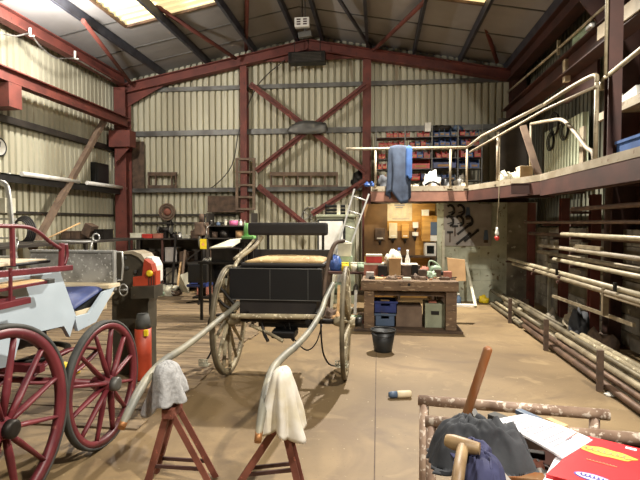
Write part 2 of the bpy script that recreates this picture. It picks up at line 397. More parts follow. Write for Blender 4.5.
# eaves beam, crane beam (left and right)
g = G(); g.ibeam((-6.4, 0, 5.2), (-6.4, 11.6, 5.2), .2, .24, .02); S('eaves_beam', g, 'oxide')
g = G(); g.ibeam((-6.3, 0, 4.14), (-6.3, 11.55, 4.14), .18, .24, .02); g.bx(-6.75, -6.2, 7.5, 7.8, 3.6, 4.01); S('crane_beam', g, 'oxide')
g = G(); g.bx(-6.6, -6.05, 11.2, 11.5, 3.5, 3.9); g.prism([(-6.5, 11.3, 3.5), (-6.1, 11.3, 3.5), (-6.5, 11.3, 3.1)], (0, .03, 0)); S('beam_bracket', g, 'oxide')
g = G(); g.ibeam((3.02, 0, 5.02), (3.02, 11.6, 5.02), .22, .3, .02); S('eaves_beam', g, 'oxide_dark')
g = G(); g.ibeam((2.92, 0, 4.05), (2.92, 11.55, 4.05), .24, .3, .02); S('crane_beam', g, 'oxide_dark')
# roof bracing rods
def rbrace(p0, p1, m='oxide'): g = G(); g.tube([p0, p1], .045, 6); S('roof_brace', g, m)
rbrace((-5.35, 8.3, roofz(-5.35) - .25), (-6.15, 11.5, roofz(-6.15) - .3)); rbrace(at(155, 5, 8.9), (-3.45, 11.5, roofz(-3.45) - .3))
rbrace(at(247, -6, 9.2), at(246, 50, 11.6)); rbrace(at(337, -4, 9.3), at(370, 47, 11.6), 'purlin'); rbrace(at(426, 0, 9), at(374, 50, 11.6)); rbrace(at(478, 4, 9.4), at(497, 62, 11.5))
# ================================================================== MEZZANINE
ZM = 2.27
A, B_, C_, D_ = V((-.14, 9.4, 0)), V((1.68, 9.4, 0)), V((2.36, 7.36, 0)), V((2.47, 2.2, 0))
poly = [A, B_, C_, D_, V((3.05, 2.2, 0)), V((3.05, 6.55, 0)), V((3.05, 11.4, 0)), V((-.14, 11.6, 0))]
g = G(); g.prism([(p.x, p.y, ZM - .03) for p in poly], (0, 0, .03)); S('mezzanine_floor', g, 'ply_dark')
def edge(p, q, z0, z1, t=.03): 
    g = G(); p, q = V(p), V(q); zc = (z0 + z1) / 2
    g.bar((p.x, p.y, zc), (q.x, q.y, zc), t, z1 - z0); return g
g = edge(A, B_, ZM - .23, ZM - .035); g.bar((A.x, 9.43, ZM - .22), (B_.x, 9.43, ZM - .22), .1, .02); S('mezzanine_beam', g, 'beamred')
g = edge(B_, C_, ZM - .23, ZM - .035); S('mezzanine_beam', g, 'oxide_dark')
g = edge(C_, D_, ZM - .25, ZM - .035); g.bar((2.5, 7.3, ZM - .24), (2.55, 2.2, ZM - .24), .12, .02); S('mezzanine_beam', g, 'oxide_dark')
for p, q in ((A, B_), (B_, C_), (C_, D_)):
    g = edge(p, q, ZM - .035, ZM + .06, .04); S('mezzanine_kerb', g, 'tan_steel')
for y in (3.5, 4.8, 6.1, 7.6, 8.8, 10.4):
    g = G(); x0 = 2.5 if y < 7.3 else (-.1 if y > 9.4 else 2.0); g.ibeam((x0, y, ZM - .13), (3.05, y, ZM - .13), .08, .16); S('mezzanine_joist', g, 'oxide_dark')
# upper shelf on the right wall
g = G(); g.bar((2.92, 1.8, 3.02), (2.92, 6.9, 3.02), .05, .1); g.bx(2.94, 3.4, 1.8, 6.6, 3.03, 3.06); S('upper_shelf', g, 'tan_steel')
# paler patch of sheeting on the right side behind the walkway
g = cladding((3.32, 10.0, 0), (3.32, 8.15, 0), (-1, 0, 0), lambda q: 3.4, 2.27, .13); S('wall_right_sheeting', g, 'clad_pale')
# partition below the mezzanine
g = G(); g.bx(-.3, 1.22, 10.56, 10.65, 0, 2.04); S('wall_partition_panel', g, 'ply')
g = G(); g.bx(-.3, .2, 10.545, 10.56, .9, 2.04); g.bx(.2, .8, 10.55, 10.56, .9, 1.45); S('wall_partition_panel', g, 'ply_dark')
g = G()
bz = 0
while bz < 2.04:
    off = (int(bz / .22) % 2) * .22; x = 1.22
    xs = [1.22] + [1.22 + off + .44 * k for k in range(1, 6)]
    for a, b in zip(xs, xs[1:]):
        if a < 2.6: g.bx(a + .0015, min(b, 2.62) - .0015, 10.2 + random.uniform(0, .002), 10.35, bz + .0015, min(bz + .2185, 2.04))
    bz += .22
S('wall_block', g, 'block')
g = G()
for j in range(7):
    off = (j % 2) * .22
    for k in range(-1, 17):
        y0 = 3.0 + k * .44 + off; g.bx(3.2, 3.36, max(y0, 2.4) + .004, min(y0 + .436, 10.2), j * .22 + .004, j * .22 + .216, .006)
S('wall_right_plinth', g, 'block_raw')
g = G(); g.bx(2.62, 3.2, 10.2, 10.34, 0, 2.04); S('wall_block', g, 'block_raw')
# ================================================================== GENERIC SMALL THINGS
def fbm(p, s=1.): return noise.noise(V(p) * s) + .5 * noise.noise(V(p) * s * 2.1)
def px_w(x0, x1, y, Y): return (at(x1, y, Y) - at(x0, y, Y)).length
def rect(x0, y0, x1, y1, Y, zb=None):
    """a rectangle read off the photo at depth Y: centre x, width, bottom, height"""
    a, b = at(x0, (y0 + y1) / 2, Y), at(x1, (y0 + y1) / 2, Y); t = at((x0 + x1) / 2, y0, Y).z; bt = at((x0 + x1) / 2, y1, Y).z
    h = t - bt; z0 = bt if zb is None else zb
    return (a.x + b.x) / 2, abs(b.x - a.x), z0, h
def carton(name, r, Y, d, m, label, cat, group=None, flaps=False, band=None):
    x, w, z, h = r; t = T(name, label, cat, (x, Y + d / 2, z), group)
    g = G(); g.bx(x - w / 2, x + w / 2, Y, Y + d, z, z + h, .006); g.done('body', m, t)
    g = G()
    if flaps:
        g.bx(x - w / 2, x - .003, Y, Y + d, z + h, z + h + .006); g.bx(x + .003, x + w / 2, Y, Y + d, z + h, z + h + .006); g.done('flap', m, t)
    else:
        g.bx(x - w / 2 - .004, x + w / 2 + .004, Y - .004, Y + d + .004, z + h - .025, z + h + .004, .004); g.done('lid', band or m, t)
    return t
def crate(name, r, Y, d, m, label, cat='crate', group=None):
    x, w, z, h = r; t = T(name, label, cat, (x, Y + d / 2, z), group); k = .012; g = G()
    g.bx(x - w / 2, x + w / 2, Y, Y + d, z, z + k)
    hs = w * .2
    for yy in (Y, Y + d - k):      # front and back with a hand slot
        g.bx(x - w / 2, x + w / 2, yy, yy + k, z, z + h * .6); g.bx(x - w / 2, x + w / 2, yy, yy + k, z + h * .8, z + h)
        g.bx(x - w / 2, x - hs, yy, yy + k, z + h * .6, z + h * .8); g.bx(x + hs, x + w / 2, yy, yy + k, z + h * .6, z + h * .8)
    g.bx(x - w / 2, x - w / 2 + k, Y, Y + d, z, z + h); g.bx(x + w / 2 - k, x + w / 2, Y, Y + d, z, z + h)
    g.done('body', m, t)
    g = G()
    for yy in (Y - .012, Y + d): g.bx(x - w / 2 - .012, x + w / 2 + .012, yy, yy + .012, z + h - .03, z + h)
    for xx in (x - w / 2 - .012, x + w / 2): g.bx(xx, xx + .012, Y, Y + d, z + h - .03, z + h)
    g.done('rim', m, t); return t
def bottle(name, r, Y, m, label, cat='bottle', group=None, cap='white', neck=.4):
    x, w, z, h = r; R = w / 2; t = T(name, label, cat, (x, Y, z), group)
    g = G(); g.rev([(R * .94, 0), (R, .012), (R, h * .62), (R * neck, h * .82), (R * neck, h * .9)], (x, Y, z), n=14); g.done('body', m, t)
    g = G(); g.rev([(R * neck * 1.15, h * .88), (R * neck * 1.15, h)], (x, Y, z), n=12); g.done('cap', cap, t); return t
def tin(name, r, Y, m, label, cat='tin', group=None, lid=None):
    x, w, z, h = r; R = w / 2; t = T(name, label, cat, (x, Y, z), group)
    g = G(); g.rev([(R, 0), (R, h * .94)], (x, Y, z), n=18); g.done('body', m, t)
    g = G(); g.rev([(R * 1.04, h * .92), (R * 1.04, h), (R * .9, h), (R * .88, h * .97)], (x, Y, z), n=18); g.done('lid', lid or m, t); return t
def lump(name, r, Y, d, m, label, cat, group=None, amp=.35, seed=1, sc=4.):
    x, w, z, h = r; g = G(); g.blob((x, Y + d / 2, z), (w, d, h), amp, sc, seed); return one(name, g, m, label, cat, group)
def drape(c, top, bot, ztop, hem, folds, seed, amp=.22, nu=72, nv=22, hemvar=None):
    """cloth hanging from a ridge: cap then folds that deepen toward an uneven hem"""
    g = G(); c = V(c)
    def fn(u, v):
        t = 2 * PI * u; k = min(1, v / .22); s = math.sin(k * PI / 2)
        w = max(0, (v - .22) / .78)
        rx = top[0] * s + (bot[0] - top[0]) * w ** .8; ry = top[1] * s + (bot[1] - top[1]) * w ** .8
        f = 1 + amp * (.15 + .85 * w) * (math.cos(folds * t + seed + 1.3 * math.sin(2 * t + seed)) * .7 + .5 * noise.noise(V((math.cos(t) * 1.5, math.sin(t) * 1.5, w * 1.4 + seed))))
        hz = hem + (hemvar(t) if hemvar else .03 * math.sin(3 * t + seed))
        zz = ztop - (1 - math.cos(k * PI / 2)) * .05 - (ztop - .05 - hz) * w + .008 * noise.noise(V((t * 2, v * 6, seed)))
        return c + V((math.cos(t) * rx * f, math.sin(t) * ry * f, zz))
    g.grid(fn, nu, nv, closeu=True); return g
# ================================================================== THE GIG IN THE MIDDLE
def wheel(t, name, c, R, n, mr, mt, ms, mh, axis=1, rimw=.045, dish=.03, hubl=.13, hubr=.062, rimt=.05, tyre=.016, label=None, hubm=None):
    c = V(c); ax = V((axis, 0, 0))
    g = G(); g.rev([(R - tyre, -rimw / 2), (R - tyre, rimw / 2), (R - tyre - rimt, rimw / 2 * .8), (R - tyre - rimt, -rimw / 2 * .8)], c, ax, 56, close=True); w = g.done(name, mr, t)
    WL[w.name] = WL[t.name]
    if label: w['label'] = label
    g = G(); g.rev([(R, -rimw / 2 * .9), (R, rimw / 2 * .9), (R - tyre, rimw / 2 * 1.02), (R - tyre, -rimw / 2 * 1.02)], c, ax, 56, close=True); g.done('tyre', mt, w)
    g = G(); g.rev([(hubr * .55, -hubl), (hubr * .7, -hubl * .9), (hubr, -hubl * .35), (hubr * 1.1, 0), (hubr, hubl * .35), (hubr * .72, hubl * .85), (hubr * .72, hubl * 1.1)], c, ax, 20); g.done('hub', mh, w)
    g = G(); g.rev([(hubr * .8, hubl * .75), (hubr * .8, hubl * 1.22), (hubr * .55, hubl * 1.3), (hubr * .3, hubl * 1.3)], c, ax, 16); g.done('hub_cap', hubm or mh, w)
    for k in range(n):
        a = 2 * PI * (k + .5) / n; d = V((0, math.cos(a), math.sin(a)))
        g = G(); p = c + d * (hubr * .8) + ax * (dish * (1 if k % 2 else .4)); q = c + d * (R - tyre - rimt * .8)
        g.tube([p, p.lerp(q, .3), p.lerp(q, .8), q], [.017, .02, .015, .015], 8, sq=(1.25, .8)); g.done('spoke', ms, w)
    return w
GX = -1.0; GY = 5.0
gig = T('horse_gig', 'two-wheeled horse-drawn gig with black box body and long bare wooden shafts', 'carriage', (GX, GY, 0))
wl = wheel(gig, 'wheel', (-1.585, GY, .585), .585, 14, 'stripped', 'tyre_wood', 'stripped', 'stripped', -1, hubm='iron')
wr = wheel(gig, 'wheel', (-.33, GY, .585), .585, 14, 'stripped', 'tyre_wood', 'stripped', 'stripped', 1, hubm='iron')
g = G(); g.tube([(-1.56, GY, .585), (-.36, GY, .585)], .028, 10); g.done('axle', 'iron', gig)
# body: front board with light lines, box behind, lower sill
a0 = at(229, 268, 4.72); a1 = at(322, 268, 4.72); zt = a0.z; zb = at(275, 300, 4.72).z; zs = at(275, 315, 4.72).z
x0, x1 = a0.x, a1.x
g = G(); g.bx(x0, x1, 4.72, 4.76, zb, zt, .006); g.prism([(x0 + .03, 4.76, zb), (x0 + .03, 4.76, zt), (x0 + .03, 5.5, zt), (x0 + .03, 5.5, zb)], (.025, 0, 0)); g.prism([(x1 - .055, 4.76, zb), (x1 - .055, 4.76, zt), (x1 - .055, 5.5, zt), (x1 - .055, 5.5, zb)], (.025, 0, 0)); g.bx(x0 + .03, x1 - .03, 5.47, 5.5, zb, zt); g.bx(x0 + .03, x1 - .03, 4.76, 5.5, zb, zb + .03)
body = g.done('body', 'black', gig)
g = G()
xm = at(270, 285, 4.72).x; xr = at(308, 285, 4.72).x; xl2 = at(233, 285, 4.72).x
for xx in (xm, xr): g.bx(xx - .002, xx + .002, 4.716, 4.72, zb, zt)
g.bx(x0, x1, 4.714, 4.72, zb - .004, zb + .004); g.bx(x0, x1, 4.714, 4.72, zt - .006, zt); g.done('coach_line', 'girt', body)
g = G(); g.bx(x0 + .1, x1 - .06, 4.74, 5.45, zs, zb, .01); g.done('sill', 'seatdark', gig)
# seat
s0 = at(247, 260, 4.95); s1 = at(324, 260, 4.95)
g = G(); g.bx(s0.x - .04, s1.x + .02, 4.84, 5.5, zt, zt + .045, .02); g.done('seat_box', 'seatdark', gig)
g = G(); g.grid(lambda u, v: V((s0.x + (s1.x - s0.x) * u, 4.87 + .6 * v, zt + .05 + .035 * min(1, 6 * min(u, 1 - u, v, 1 - v)) + .008 * fbm((u * 4, v * 4, 1)))), 28, 20); g.done('seat_pad', 'hess', gig, .02)
g = G(); g.bx(s0.x - .06, s1.x + .04, 5.48, 5.52, zt + .03, zt + .15, .01); g.done('seat_back_rail', 'seatdark', gig)
b0 = at(248, 222.5, 5.5); b1 = at(328, 235.5, 5.5)
g = G(); g.bx(b0.x, b1.x, 5.47, 5.55, b1.z, b0.z, .03); g.done('backrest', 'seatdark', gig)
for px in (268, 323):
    p = at(px, 236, 5.51); g = G(); g.bx(p.x - .014, p.x + .014, 5.5, 5.53, zt + .1, p.z + .01); g.done('backrest_post', 'iron', gig)
# arm irons
g = G(); g.spline([at(262, 237, 5.45), at(254, 247, 5.2), at(240, 258, 5.0), at(234, 268, 4.85)], .022, 8); g.done('arm_rail', 'stripped', gig)
g = G(); g.spline([at(254, 240, 5.4), at(246, 249, 5.15), at(234, 259, 4.95)], .016, 8); g.done('arm_rail', 'stripped', gig)
g = G(); g.spline([at(344, 241, 5.2), at(336, 243, 5.1), at(331, 252, 5.0), at(327, 268, 4.9), at(324, 290, 4.8), at(325, 306, 4.7)], .022, 8); g.done('arm_rail', 'grime', gig)
# step irons
g = G(); g.spline([at(236, 306, 4.7), at(228, 297, 4.68), at(221, 289, 4.66), at(214, 291, 4.66), at(217, 297, 4.66), at(224, 305, 4.68), at(231, 309, 4.7)], .016, 8); g.done('step_iron', 'iron', gig)
g = G(); g.spline([at(233, 313, 4.6), at(220, 315, 4.62), at(211, 318, 4.66), at(209, 327, 4.68)], .018, 8); g.done('step_iron', 'iron', gig)
# shafts
Ls = [(238, 303, 4.75), (230, 311, 4.5), (221, 318, 4.3), (203, 333, 3.9), (182, 349, 3.5), (165, 360, 3.15), (150, 375, 2.85), (138, 393, 2.62), (128, 413, 2.45), (122, 426, 2.38)]
Rs = [(333, 284, 4.8), (326, 298, 4.55), (321, 312, 4.3), (311, 329, 3.95), (298, 344, 3.6), (283, 357, 3.3), (273, 369, 3.05), (267, 386, 2.85), (263, 407, 2.68), (260, 425, 2.58), (258, 440, 2.52)]
for P in (Ls, Rs):
    pts = [at(*p) for p in P]
    g = G(); rr = [.025] * 4 + [.027] * (len(pts) - 6) + [.023, .018]
    g.spline(pts, rr, 12, 6); s = g.done('shaft', 'shaft', gig)
    e = pts[-1]; dd = (pts[-1] - pts[-2]).normalized()
    g = G(); g.tube([e - dd * .045, e + dd * .012], [.022, .02], 12); g.done('shaft_tip', 'tip', s)
g = G(); p = at(231, 316, 4.45); q = at(322, 317, 4.4); g.spline([p, p.lerp(q, .33) + V((0, -.02, .004)), p.lerp(q, .66) + V((0, -.02, .004)), q], [.024, .026, .026, .022], 10); g.done('splinter_bar', 'stripped', gig)
g = G(); g.rev([(.024, -.02), (.03, 0), (.024, .02)], at(308, 322, 4.4), (0, 1, 0), 12); g.done('trace_hook', 'iron', gig)
# springs and stays under the body
for xx in (-1.33, -.6):
    g = G(); pts = [V((xx, 4.62, .72)), V((xx, 4.8, .66)), V((xx, 5.0, .63)), V((xx, 5.2, .66)), V((xx, 5.4, .72))]
    g.spline(pts, .022, 6, sq=(1.4, .5)); g.spline([p + V((0, 0, 2 * (.72 - p.z))) * .4 + V((0, 0, .01)) for p in pts], .02, 6, sq=(1.4, .5)); g.done('leaf_spring', 'iron', gig)
g = G(); g.spline([at(250, 325, 4.9), at(268, 333, 4.85), at(283, 341, 4.8)], .02, 8); g.done('stay', 'stripped', gig)
g = G(); g.spline([at(262, 322, 4.9), at(264, 333, 4.85), at(268, 341, 4.8)], .018, 8); g.done('stay', 'iron', gig); g = G(); g.spline([at(283, 322, 5), at(288, 333, 5), at(294, 341, 5)], .014, 8); g.done('stay', 'iron', gig)
g = G(); g.spline([at(289, 322, 4.95), at(293, 337, 4.9), at(306, 350, 4.8), at(316, 343, 4.75), at(322, 325, 4.7)], .007, 6); g.done('rein_cable', 'hose', gig)
g = G(); g.spline([at(322, 308, 4.7), at(321, 330, 4.72), at(323, 352, 4.75), at(329, 364, 4.78), at(337, 366, 4.8)], .009, 6); g.done('brace_rod', 'iron', gig)
# light wooden board leaning across the arm
# pale slotted step treads at the foot of the step rods
def tread(px0, px1, py0, py1, Y):
    g = G(); p, q = at(px0, py1, Y), at(px1, py0, Y); w = q.x - p.x
    for i in range(5): x = p.x + w * i / 4; g.bx(x - .005, x + .005, Y, Y + .012, p.z, q.z)
    for j in range(3): z = p.z + (q.z - p.z) * j / 2; g.bx(p.x - .005, q.x + .005, Y, Y + .012, z - .005, z + .005)
    g.bx(p.x - .005, q.x + .005, Y + .012, Y + .09, p.z - .004, p.z + .006); g.done('step_tread', 'offwhite', gig)
tread(335.5, 347, 361.5, 367, 4.78); tread(199, 207, 360, 366, 4.68)
g = G(); g.spline([at(214, 320, 4.7), at(213, 338, 4.7), at(211, 352, 4.7), at(205, 362, 4.7)], .009, 6); g.done('brace_rod', 'iron', gig)
g = G(); g.bx(-1.28, -.66, 5.02, 5.42, .5, .68, .02); g.bx(-1.1, -.85, 4.85, 5.1, .42, .5, .02); g.done('undercarriage', 'black', gig)  # black box for the shadowed springs; their shade is put into its colour
# ------------------------------------------------------------------ trestles with cloths
def trestle(apx, lpx, rpx, label, Y0, Y1, cb):
    apex = at(*apx, Y0)
    def foot(px): d = at(*px, Y0) - apex; return apex + d * (apex.z / -d.z)
    fL, fR = foot(lpx), foot(rpx); za = apex.z
    t = T('trestle', label, 'trestle', ((fL.x + fR.x) / 2, (Y0 + Y1) / 2, 0), 'rust red trestles under the shafts')
    for Y in (Y0, Y1):
        for f, s in ((fL, -1), (fR, 1)):
            g = G(); p = V((f.x, Y, 0)); q = V((apex.x + s * .014, Y, za + .02))
            g.bar(p, q, .04, .007, (0, 1, 0)); g.bar(p + V((-s * .016, .017, 0)), q + V((-s * .016, .017, 0)), .007, .034, (0, 1, 0)); g.done('leg', 'oxide_bright', t)
        zc = at(apx[0], cb, Y0).z; k = 1 - zc / za
        g = G(); g.bar((apex.x + (fL.x - apex.x) * k, Y + .012, zc), (apex.x + (fR.x - apex.x) * k, Y + .012, zc + (.05 if apx[0] > 200 else 0)), .012, .022); g.done('crossbar', 'oxide_dark', t)
    g = G(); g.bx(apex.x - .035, apex.x + .035, Y0 - .03, Y1 + .03, za - .01, za + .05, .004); g.bx(apex.x - .015, apex.x + .015, (Y0 + Y1) / 2 - .02, (Y0 + Y1) / 2 + .02, za + .05, za + .2); g.done('top_bar', 'oxide_bright', t); return t
trestle((169, 416), (148, 480), (207, 480), 'rust red trestle under the grey towel and the end of a gig shaft', 2.8, 2.9, 468)
trestle((281, 428), (243, 480), (296, 480), 'rust red trestle under the white cloth and the end of a gig shaft', 2.72, 2.8, 478)
tc = at(167, 362, 2.87)
one('towel', drape((tc.x, 2.87, 0), (.065, .09), (.125, .12), tc.z, at(165, 408, 2.8).z, 5, 1.2, amp=.36, hemvar=lambda t: .06 * math.cos(t) + .02 * math.sin(3 * t)), 'towel', 'rough grey towel hung over a trestle beneath the left shaft', 'towel', None, .012)
tc = at(282, 368, 2.76)
one('cotton_cloth', drape((tc.x, 2.76, 0), (.055, .09), (.14, .12), tc.z, at(281, 437, 2.7).z, 6, 2.6, amp=.42, hemvar=lambda t: .012 * math.sin(2 * t) + .04 * math.exp(-((t - 4.6) / .4) ** 2)), 'cotton', 'creased white cloth hung over a trestle beneath the right shaft', 'cloth', None, .01)
# ================================================================== THE GREY AND BURGUNDY CARRIAGE (left)
car = T('wagonette_carriage', 'half-painted four-wheeled carriage with grey primed body and burgundy wheels', 'carriage', (-2.6, 3.0, 0))
wheel(car, 'wheel', (-1.98, 2.27, .54), .545, 12, 'burg', 'rubber', 'burg', 'burg', 1, rimw=.05, dish=.03, rimt=.052, tyre=.024, hubl=.075, hubm='iron')
wheel(car, 'wheel', (-1.98, 3.25, .452), .457, 12, 'burg', 'rubber', 'burg', 'burg', 1, rimw=.05, dish=.04, rimt=.043, tyre=.02, hubl=.09, hubm='girt')
wheel(car, 'wheel', (-3.3, 2.28, .555), .565, 12, 'burg', 'rubber', 'burg', 'burg', -1, rimw=.05, dish=.05, rimt=.06, tyre=.03)
wheel(car, 'wheel', (-3.3, 3.33, .455), .465, 12, 'burg', 'rubber', 'burg', 'burg', -1, rimw=.05, dish=.05, rimt=.05, tyre=.03)
for yy, zz in ((2.27, .54), (3.25, .452)):
    g = G(); g.tube([(-3.3, yy, zz), (-2.0, yy, zz)], .024, 10); g.done('axle', 'burg', car)
    for xx in (-3.0, -2.28):
        g = G(); P = [V((xx, yy - .42, zz + .13)), V((xx, yy - .2, zz + .06)), V((xx, yy, zz + .035)), V((xx, yy + .2, zz + .06)), V((xx, yy + .42, zz + .13))]
        g.spline(P, .028, 6, sq=(1.1, .5)); g.spline([V((p.x, p.y, 2 * (zz + .13) - p.z)) for p in P], .028, 6, sq=(1.1, .5)); g.done('leaf_spring', 'burg', car)
g = G(); g.bar((-2.65, 2.2, .62), (-2.65, 3.5, .55), .06, .07); g.bar((-3.0, 2.9, .66), (-2.2, 2.9, .66), .05, .05); g.done('perch', 'burg', car)
g = G(); g.rev([(.26, 0), (.3, 0), (.3, .03), (.26, .03)], (-2.65, 3.33, .62), n=28, close=True); g.done('turntable_ring', 'iron', car)
XS = -2.2
def sidep(pts, X, d): return G().prism([atx(x, y, X) for x, y in pts], (d, 0, 0))
side = [(-60, 278), (20, 275), (60, 271), (76, 316), (70, 337), (64, 326), (42, 331), (20, 339), (13, 366), (-20, 372), (-60, 380)]
for X in (XS, -3.05):
    g = G(); g.prism([V((X, atx(x, y, XS).y, atx(x, y, XS).z)) for x, y in side], (-.03, 0, 0)); g.done('side_panel', 'primer', car)
yb = atx(60, 271, XS).y; ye = atx(70, 337, XS).y; zf = atx(42, 331, XS).z
g = G(); g.bx(-3.05, XS - .03, 1.75, ye, zf + .02, zf + .05); g.done('body_floor', 'black', car)
g = G(); g.bx(-2.95, -2.38, 1.9, 3.2, zf - .14, zf + .02, .02); g.bx(-2.85, -2.45, 3.1, 3.8, zf - .1, zf - .02, .02); g.done('underframe', 'black', car)
yd = 3.86
d0, d1 = at(42, 252, yd), at(113.5, 288, yd)
g = G(); g.bx(-3.02, d1.x, yd, yd + .02, d1.z - .02, d0.z); g.done('dashboard', 'zinc', car)
g = G(); z_ = d0.z
g.bx(-3.02, d1.x + .012, yd - .01, yd + .03, z_, z_ + .018); g.bx(d1.x, d1.x + .014, yd - .01, yd + .03, d1.z - .02, z_); g.done('dashboard_edge', 'alu', car)
g = G(); p = [at(113, 251.5, yd + .06), at(122, 252, yd + .08), at(123, 265, yd + .08), at(122, 280, yd + .08), at(114, 281, yd + .06)]; g.tube(p, .009, 8); g.done('dash_rail', 'alu', car)
g = G(); zz = at(60, 241.5, yd + .05).z; g.tube([V((-3.02, yd + .05, zz)), V((at(93, 241, yd + .05).x, yd + .05, zz))], .008, 8)
for px in (18, 92): q = at(px, 241, yd + .05); g.tube([q, V((q.x, yd + .02, d0.z))], .008, 8)
q = at(96, 237.5, yd + .05); g.tube([q + V((math.cos(t) * .032, 0, math.sin(t) * .032)) for t in [2 * PI * k / 16 for k in range(17)]], .007, 6); g.done('dash_rail', 'alu', car)
# footwell ledge, side bracket, sloping foot panel, blue cushion
ze = atx(90, 289, XS - .02).z
g = G(); g.prism([atx(115, 287, XS), atx(111, 295, XS), atx(96, 322, XS), atx(78, 331, XS), atx(75, 317, XS), atx(90, 313, XS), atx(104, 292, XS)], (-.025, 0, 0)); g.done('foot_bracket', 'primer', car)
g = G(); g.prism([V((XS - .86, atx(115, 287, XS).y, ze + .01)), V((XS - .86, atx(96, 322, XS).y, atx(96, 322, XS).z)), V((XS - .86, atx(78, 331, XS).y, atx(78, 331, XS).z)), V((XS - .86, atx(75, 317, XS).y, atx(75, 317, XS).z))], (-.025, 0, 0)); g.done('foot_bracket', 'primer', car)
g = G(); p, q = atx(113, 291, XS - .03), atx(84, 325, XS - .03); g.prism([V((XS - .03, p.y, p.z)), V((XS - .03, q.y, q.z)), V((XS - .03, q.y, q.z - .03)), V((XS - .03, p.y + .02, p.z - .02))], (-.83, 0, 0)); g.done('footboard', 'cream', car)
g = G(); g.bx(-3.02, XS - .0, yd - .16, yd + .02, ze - .03, ze, .004); g.done('ledge', 'cream', car)
cy0, cy1 = 3.32, 3.72
def cush(u, v):
    e = min(1, 7 * min(u, 1 - u, v, 1 - v)); return V((-2.98 + .72 * u, cy0 + (cy1 - cy0) * v, ze - .14 + .1 * v + .035 * e ** .5 + .004 * math.sin(u * 9)))
g = G(); g.grid(cush, 30, 18); cu = g.done('cushion', 'blue', car, .02)
g = G(); g.prism([V((-2.99, cy0, ze - .2)), V((-2.25, cy0, ze - .2)), V((-2.25, cy0, ze - .145)), V((-2.99, cy0, ze - .145))], (0, cy1 - cy0, .1)); g.done('cushion_base', 'black', cu)
g = G(); g.bx(-3.0, -2.24, cy0, cy1 + .02, zf + .05, ze - .2, .004); g.done('seat_riser', 'cream', car)
# burgundy seat frames
XR_ = -2.12
g = G(); g.bar(atx(-50, 279, XR_), atx(71, 267.5, XR_), .035, .038, bev=.006); g.done('seat_rail', 'burg', car)
g = G(); g.bar(atx(-50, 279, -3.05), V((-3.05, atx(71, 267, XR_).y, atx(71, 267, XR_).z)), .04, .055, bev=.006); g.done('seat_rail', 'burg', car)
g = G(); p = atx(-50, 270, XR_); q = atx(60, 258, XR_); g.bx(-3.05, XR_ - .06, p.y, q.y - .05, q.z - .02, q.z - .002, .004); g.done('seat_board', 'cream', car)
g = G(); p = atx(22, 262, XR_); q = atx(58, 261, XR_); g.bx(-2.98, XR_ - .05, p.y, q.y, atx(40, 265, XR_).z, q.z + .01, .012); g.done('seat_cushion', 'black', car)
g = G(); g.spline([atx(-50, 225, XR_), atx(0, 226, XR_), atx(26, 227, XR_), atx(38, 232, XR_), atx(50, 242, XR_), atx(61, 249, XR_)], .013, 10); g.done('arm_rail', 'burg', car)
g = G(); g.bar(atx(62, 243, XR_), atx(61, 268, XR_), .025, .035, (0, 1, 0), .006); g.spline([atx(66, 244, XR_), atx(67, 255, XR_), atx(64, 265, XR_)], .012, 8); g.done('arm_post', 'burg', car)
g = G(); g.bar(atx(12, 226, XR_), atx(13, 266, XR_), .02, .02, (0, 1, 0)); g.done('arm_post', 'burg', car)
X2 = -2.02
g = G(); g.bar(atx(10.5, 268, X2), atx(10.5, 303, X2), .014, .014, (0, 1, 0)); g.done('step_post', 'burg', car)
g = G(); p, q = atx(-40, 294, X2), atx(50, 281, X2); g.bx(X2 - .2, X2 - .02, p.y, q.y, q.z - .006, q.z + .01, .003); st = g.done('step_board', 'pine', car)
g = G(); g.bar(V((X2 - .01, p.y, q.z - .004)), V((X2 - .01, q.y, q.z - .004)), .014, .016); g.done('step_edge', 'burg', st)
g = G(); r_ = atx(53, 281, X2); g.bx(X2 - .04, X2 + .01, r_.y - .05, r_.y + .005, r_.z - .012, r_.z + .016, .004); g.done('step_bracket', 'rubber', st)
g = G(); p, q = atx(-40, 313, X2), atx(28, 300, X2); g.bar(V((X2, p.y, q.z)), V((X2, q.y, q.z)), .04, .035, bev=.004); g.bx(X2 - .2, X2 - .03, p.y, q.y - .06, q.z + .0, q.z + .03); g.done('lower_step', 'burg', car)
p = fl(67, 375); g = G(); g.blob((p.x, p.y, .012), (.26, .2, .1), .5, 5, 71); one('yellow_bag', g, 'yellow', 'yellow bag lying on the floor beneath the carriage, seen through its front wheel', 'bag')
# ------------------------------------------------------------------ machine with the orange guard
YM = 4.75
mc = T('woodworking_machine', 'dark olive workshop machine with orange guard and orange cylinder', 'machine', at(138, 372, YM) * 1.0)
WL[mc.name].z = 0; mc.location.z = 0
def pxp(pts, Y, d): return G().pxp(pts, Y, d)
base0 = at(112, 300, YM).x; base1 = at(147, 300, YM).x
g = pxp([(112, 253), (132, 252), (139, 255), (145, 263), (149, 276), (149, 300), (148, 303), (148, 330), (112, 330)], YM, .2); g.bx(base0, base1, YM, YM + .2, 0, at(130, 329, YM).z); g.done('body', 'olive', mc)
g = pxp([(122, 251.5), (133, 251), (141, 254), (147, 262), (144, 263), (138, 257), (131, 254), (122, 254)], YM - .02, .24); g.done('cover_band', 'tan_steel', mc)
g = pxp([(144, 259), (151, 264), (153, 272), (156, 271), (156, 286), (133, 286), (133, 277), (142, 276)], YM - .12, .1); og = g.done('guard', 'orange', mc)
g = G(); c = at(149.5, 273.5, YM - .13); g.rev([(.035, 0), (.035, .02), (.02, .03)], c + V((0, .01, 0)), (0, -1, 0), 12); g.done('knob', 'yellow', og)
g = G()
for px in (149, 151.5, 154): p = at(px, 280, YM - .125); g.bx(p.x - .004, p.x + .004, YM - .13, YM - .12, p.z - .05, p.z + .05)
